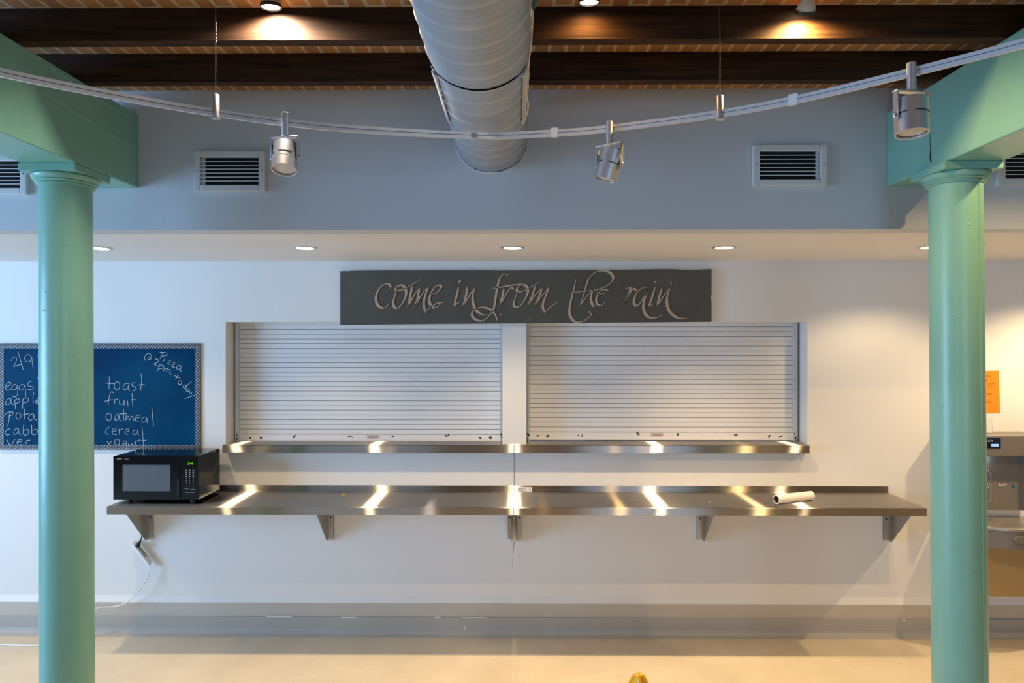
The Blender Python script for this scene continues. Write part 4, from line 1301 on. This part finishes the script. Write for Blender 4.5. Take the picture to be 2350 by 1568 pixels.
Yf = 4.385      # front of the filler
fx0, fx1 = X(2175, Yf), X(2175, Yf) + 0.56
fo = thing('drinking_fountain', ((fx0 + fx1) / 2, D, Z(1363, D)), "grey bottle filling drinking fountain behind the right column", 'drinking fountain')
zt_, zm = Z(996, Yf), Z(1046, Yf)
hd = MB()
hp = [(fx0, Yf + 0.0, zm), (fx0, Yf, zt_ - 0.01), (fx0, Yf + 0.012, zt_), (fx0, D - 0.001, zt_ + 0.004), (fx0, D - 0.001, zm)]
hd.prism(hp, (fx1 - fx0, 0, 0))
hd.build('filler_head', M['fount'], fo, 0.006, 3)
# alcove: back panel and side cheeks
zb_ = Z(1170, Yf + 0.06)
al = MB()
al.box(fx0, fx1, Yf + 0.075, D - 0.001, zb_, zm)
al.box(fx0, fx0 + 0.03, Yf + 0.01, Yf + 0.075, zb_, zm); al.box(fx1 - 0.03, fx1, Yf + 0.01, Yf + 0.075, zb_, zm)
al.build('filler_back', M['fount'], fo)
ds = MB(); d0, d1 = W(2228, 1005.5, Yf), W(2296, 1029.5, Yf)
ds.box(d0.x - 0.003, d1.x + 0.003, Yf - 0.002, Yf, d1.z - 0.003, d0.z + 0.003)
dso = ds.build('display_panel', M['alum'], fo)
MB().box(d0.x, d1.x, Yf - 0.003, Yf - 0.0015, d1.z, d0.z).build('glass', M['screen_dark'], dso)
c0, c1 = W(2274.5, 1019, Yf), W(2291.5, 1025, Yf)
MB().box(c0.x, c1.x, Yf - 0.0036, Yf - 0.0028, c1.z, c0.z).build('lcd', M['lcd'], dso)
c0 = W(2262.2, 1023.8, Yf)
MB().lathe([(0.004, 0), (0.004, 0.0008)], (c0.x, Yf - 0.003, c0.z), (0, -1, 0), 12).build('green_led', M['led_green'], dso)
tx = MB(); c0 = W(2261, 1014, Yf)
text_mb(tx, "ELKAY", 0.0165, (c0.x, Yf - 0.003, c0.z), (1.25, 0, 0), (0, 0, 1), (0, -1, 0), 0.0005)
tx.build('lettering', M['grey_text'], dso)
Ya = Yf + 0.075
lt = MB(); c0 = W(2292, 1115, Ya)
text_mb(lt, "ELKAY", 0.0185, (c0.x, Ya, c0.z), (1, 0, 0), (0, 0, 1), (0, -1, 0), 0.0005)
lt.build('lettering', M['paper_white'], fo)
dp_ = MB(); c0 = W(2324.5, 1117, Ya)
dp_.prism([(c0.x, Ya - 0.0008, c0.z + 0.018), (c0.x + 0.007, Ya - 0.0008, c0.z + 0.004), (c0.x + 0.0095, Ya - 0.0008, c0.z - 0.004), (c0.x + 0.007, Ya - 0.0008, c0.z - 0.010), (c0.x, Ya - 0.0008, c0.z - 0.0125), (c0.x - 0.007, Ya - 0.0008, c0.z - 0.010), (c0.x - 0.0095, Ya - 0.0008, c0.z - 0.004), (c0.x - 0.007, Ya - 0.0008, c0.z + 0.004)], (0, 0.001, 0))
dp_.build('drop_mark', M['blue_drop'], fo)
ic = MB()
ic.tube([W(x_, y_, Ya - 0.0006) for x_, y_ in ((2269, 1078), (2268, 1082), (2273, 1088), (2274.5, 1092), (2274.5, 1148), (2272.5, 1151), (2262, 1151), (2230, 1151), (2227, 1148), (2227, 1092), (2233, 1082), (2232, 1078))], 0.0018, 6)
for rr_ in (8.5, 12.5):
    ic.tube([W(2258 + rr_ * math.cos(a), 1112 + rr_ * math.sin(a), Ya - 0.0006) for a in [math.radians(q) for q in range(-45, 46, 15)]], 0.0014, 6)
ic.build('bottle_symbol', M['grey_text'], fo)
MB().lathe([(0.016, 0), (0.016, 0.035), (0.011, 0.05)], (X(2251, Yf + 0.05), Yf + 0.04, zm - 0.045), (0, 0, 1), 20).build('nozzle', M['screen_dark'], fo)
fl = bpy.data.lights.new('nozzle_glow', 'POINT'); fl.energy = 0.25; fl.color = (0.6, 0.8, 1.0); fl.shadow_soft_size = 0.01
flo = bpy.data.objects.new('nozzle_glow', fl); COL.objects.link(flo)
flo.location = (X(2262, Yf + 0.05), Yf + 0.05, zm - 0.03)
flo.parent = fo; flo.matrix_parent_inverse = Matrix.Translation(-fo.location)
# basin: rounded front
bcx = X(2362, 4.17); bw = 0.33
YBf = 4.16
def basin_outline(inset, z):
    pts = []
    for k in range(0, 33):
        a = math.pi * k / 32
        pts.append((bcx - (bw - inset) * math.cos(a), D - 0.002 - (D - YBf - inset) * (math.sin(a) ** 0.55), z))
    return pts
zr, zl = Z(1203, 4.25), Z(1250, 4.25)
ba = MB()
ba.prism(basin_outline(0.004, zl), (0, 0, (zr - zl) - 0.016))
ba.build('basin_skirt', M['fount'], fo)
rm = MB()
o1, o2 = basin_outline(0.0, zr - 0.016), basin_outline(0.0, zr - 0.004)
i1, i2 = basin_outline(0.012, zr), basin_outline(0.03, zr - 0.003)
i3 = basin_outline(0.11, zr - 0.012)
n = len(o1)
vs = o1 + o2 + i1 + i2 + i3
fs = []
for q in range(4):
    for k in range(n - 1):
        fs.append((q * n + k, q * n + k + 1, (q + 1) * n + k + 1, (q + 1) * n + k))
fs.append(tuple(4 * n + k for k in range(n)))
rm._add(vs, fs, 0, False)
rm.build('basin_rim', M['fount_light'], fo)
gr = MB(); g0 = X(2262, 4.36)
gr.box(g0 - 0.12, g0 + 0.055, 4.30, 4.445, zr - 0.012, zr + 0.004, 0)
for k in range(9):
    gr.lathe([(0.0045, 0), (0.0045, 0.0006)], (g0 - 0.10 + 0.017 * k, 4.37, zr + 0.004), (0, 0, 1), 10, 1)
    gr.lathe([(0.0045, 0), (0.0045, 0.0006)], (g0 - 0.10 + 0.017 * k, 4.40, zr + 0.004), (0, 0, 1), 10, 1)
gr.build('drain_grille', [M['fount_light'], M['screen_dark']], fo)
pb = MB(); pz = Z(1236, 4.17)
pts = []
for k in range(24):
    a = 2 * math.pi * k / 24
    pts.append((bcx + 0.09 * (1 if math.cos(a) > 0 else -1) * 0.75 + 0.03 * math.cos(a), YBf - 0.006, pz + 0.022 * math.sin(a)))
pb.prism(pts, (0, 0.02, 0))
pb.build('push_bar', M['fount'], fo, 0.004)
cbn = MB(); cbn.box(X(2212, 4.30), X(2212, 4.30) + 0.60, 4.27, D - 0.001, Z(1363, 4.30), zl + 0.001)
cbn.build('cabinet', M['fount_shaded'], fo, 0.006)

cu = MB(); cux = X(2274.5, 4.42); cz = zt_ + 0.006
cu.lathe([(0.0245, 0.0), (0.0255, 0.002), (0.0185, 0.088), (0.017, 0.090), (0.0001, 0.090), (0.0001, 0.0885), (0.016, 0.0885), (0.0175, 0.086), (0.0235, 0.002), (0.0245, 0.0)], (cux, 4.445, cz), (0, 0, 1), 32, caps=False)
tag(cu.build('plastic_cup', M['glass']), "clear plastic cup standing upside down on top of the drinking fountain", 'cup')

# ================================================================== YELLOW FLOOR SIGN (only its top shows)
ys = thing('floor_sign', (X(1466, 2.69), 2.69, 0), "yellow plastic folding floor sign, only its top edge showing at the bottom of the picture", 'floor sign')
H = Z(1546, 2.69)
yaw = math.radians(-66)
u = Vector((math.cos(yaw), math.sin(yaw), 0)); nrm = Vector((-u.y, u.x, 0))
topc = Vector((X(1467, 2.69), 2.69, H - 0.008))
for s in (-1, 1):
    mb = MB()
    dn = (nrm * (s * 0.30) + Vector((0, 0, -1))).normalized()
    LL_ = H / abs(dn.z)
    fn = u.cross(dn).normalized()
    if fn.dot(nrm * s) < 0: fn = -fn
    o_ = topc + nrm * (s * 0.010)
    def pt(a, d_): return o_ + u * a + dn * d_
    outer = [(-0.05, 0.0), (0.05, 0.0), (0.075, 0.03), (0.10, 0.12), (0.14, LL_ - 0.002), (-0.14, LL_ - 0.002), (-0.10, 0.12), (-0.075, 0.03)]
    hole = [(-0.035, 0.03), (0.035, 0.03), (0.035, 0.055), (-0.035, 0.055)]
    # panel built of strips round the hand slot
    outline = [(-0.012, 0.0), (0.012, 0.0), (0.020, 0.012), (0.034, 0.05), (0.10, 0.16), (0.14, LL_ - 0.012), (-0.14, LL_ - 0.012), (-0.10, 0.16), (-0.034, 0.05), (-0.020, 0.012)]
    mb.prism([pt(a, d_) - fn * 0.003 for a, d_ in outline], fn * 0.006)
    mb.tube([pt(a, d_) for a, d_ in outline + outline[:1]], 0.009, 8)
    mb.build('panel', M['yellow'], ys)
hg = MB(); hg.tube([topc - u * 0.016 + Vector((0, 0, -0.004)), topc + u * 0.016 + Vector((0, 0, -0.004))], 0.010, 12)
hg.build('hinge', M['yellow'], ys)
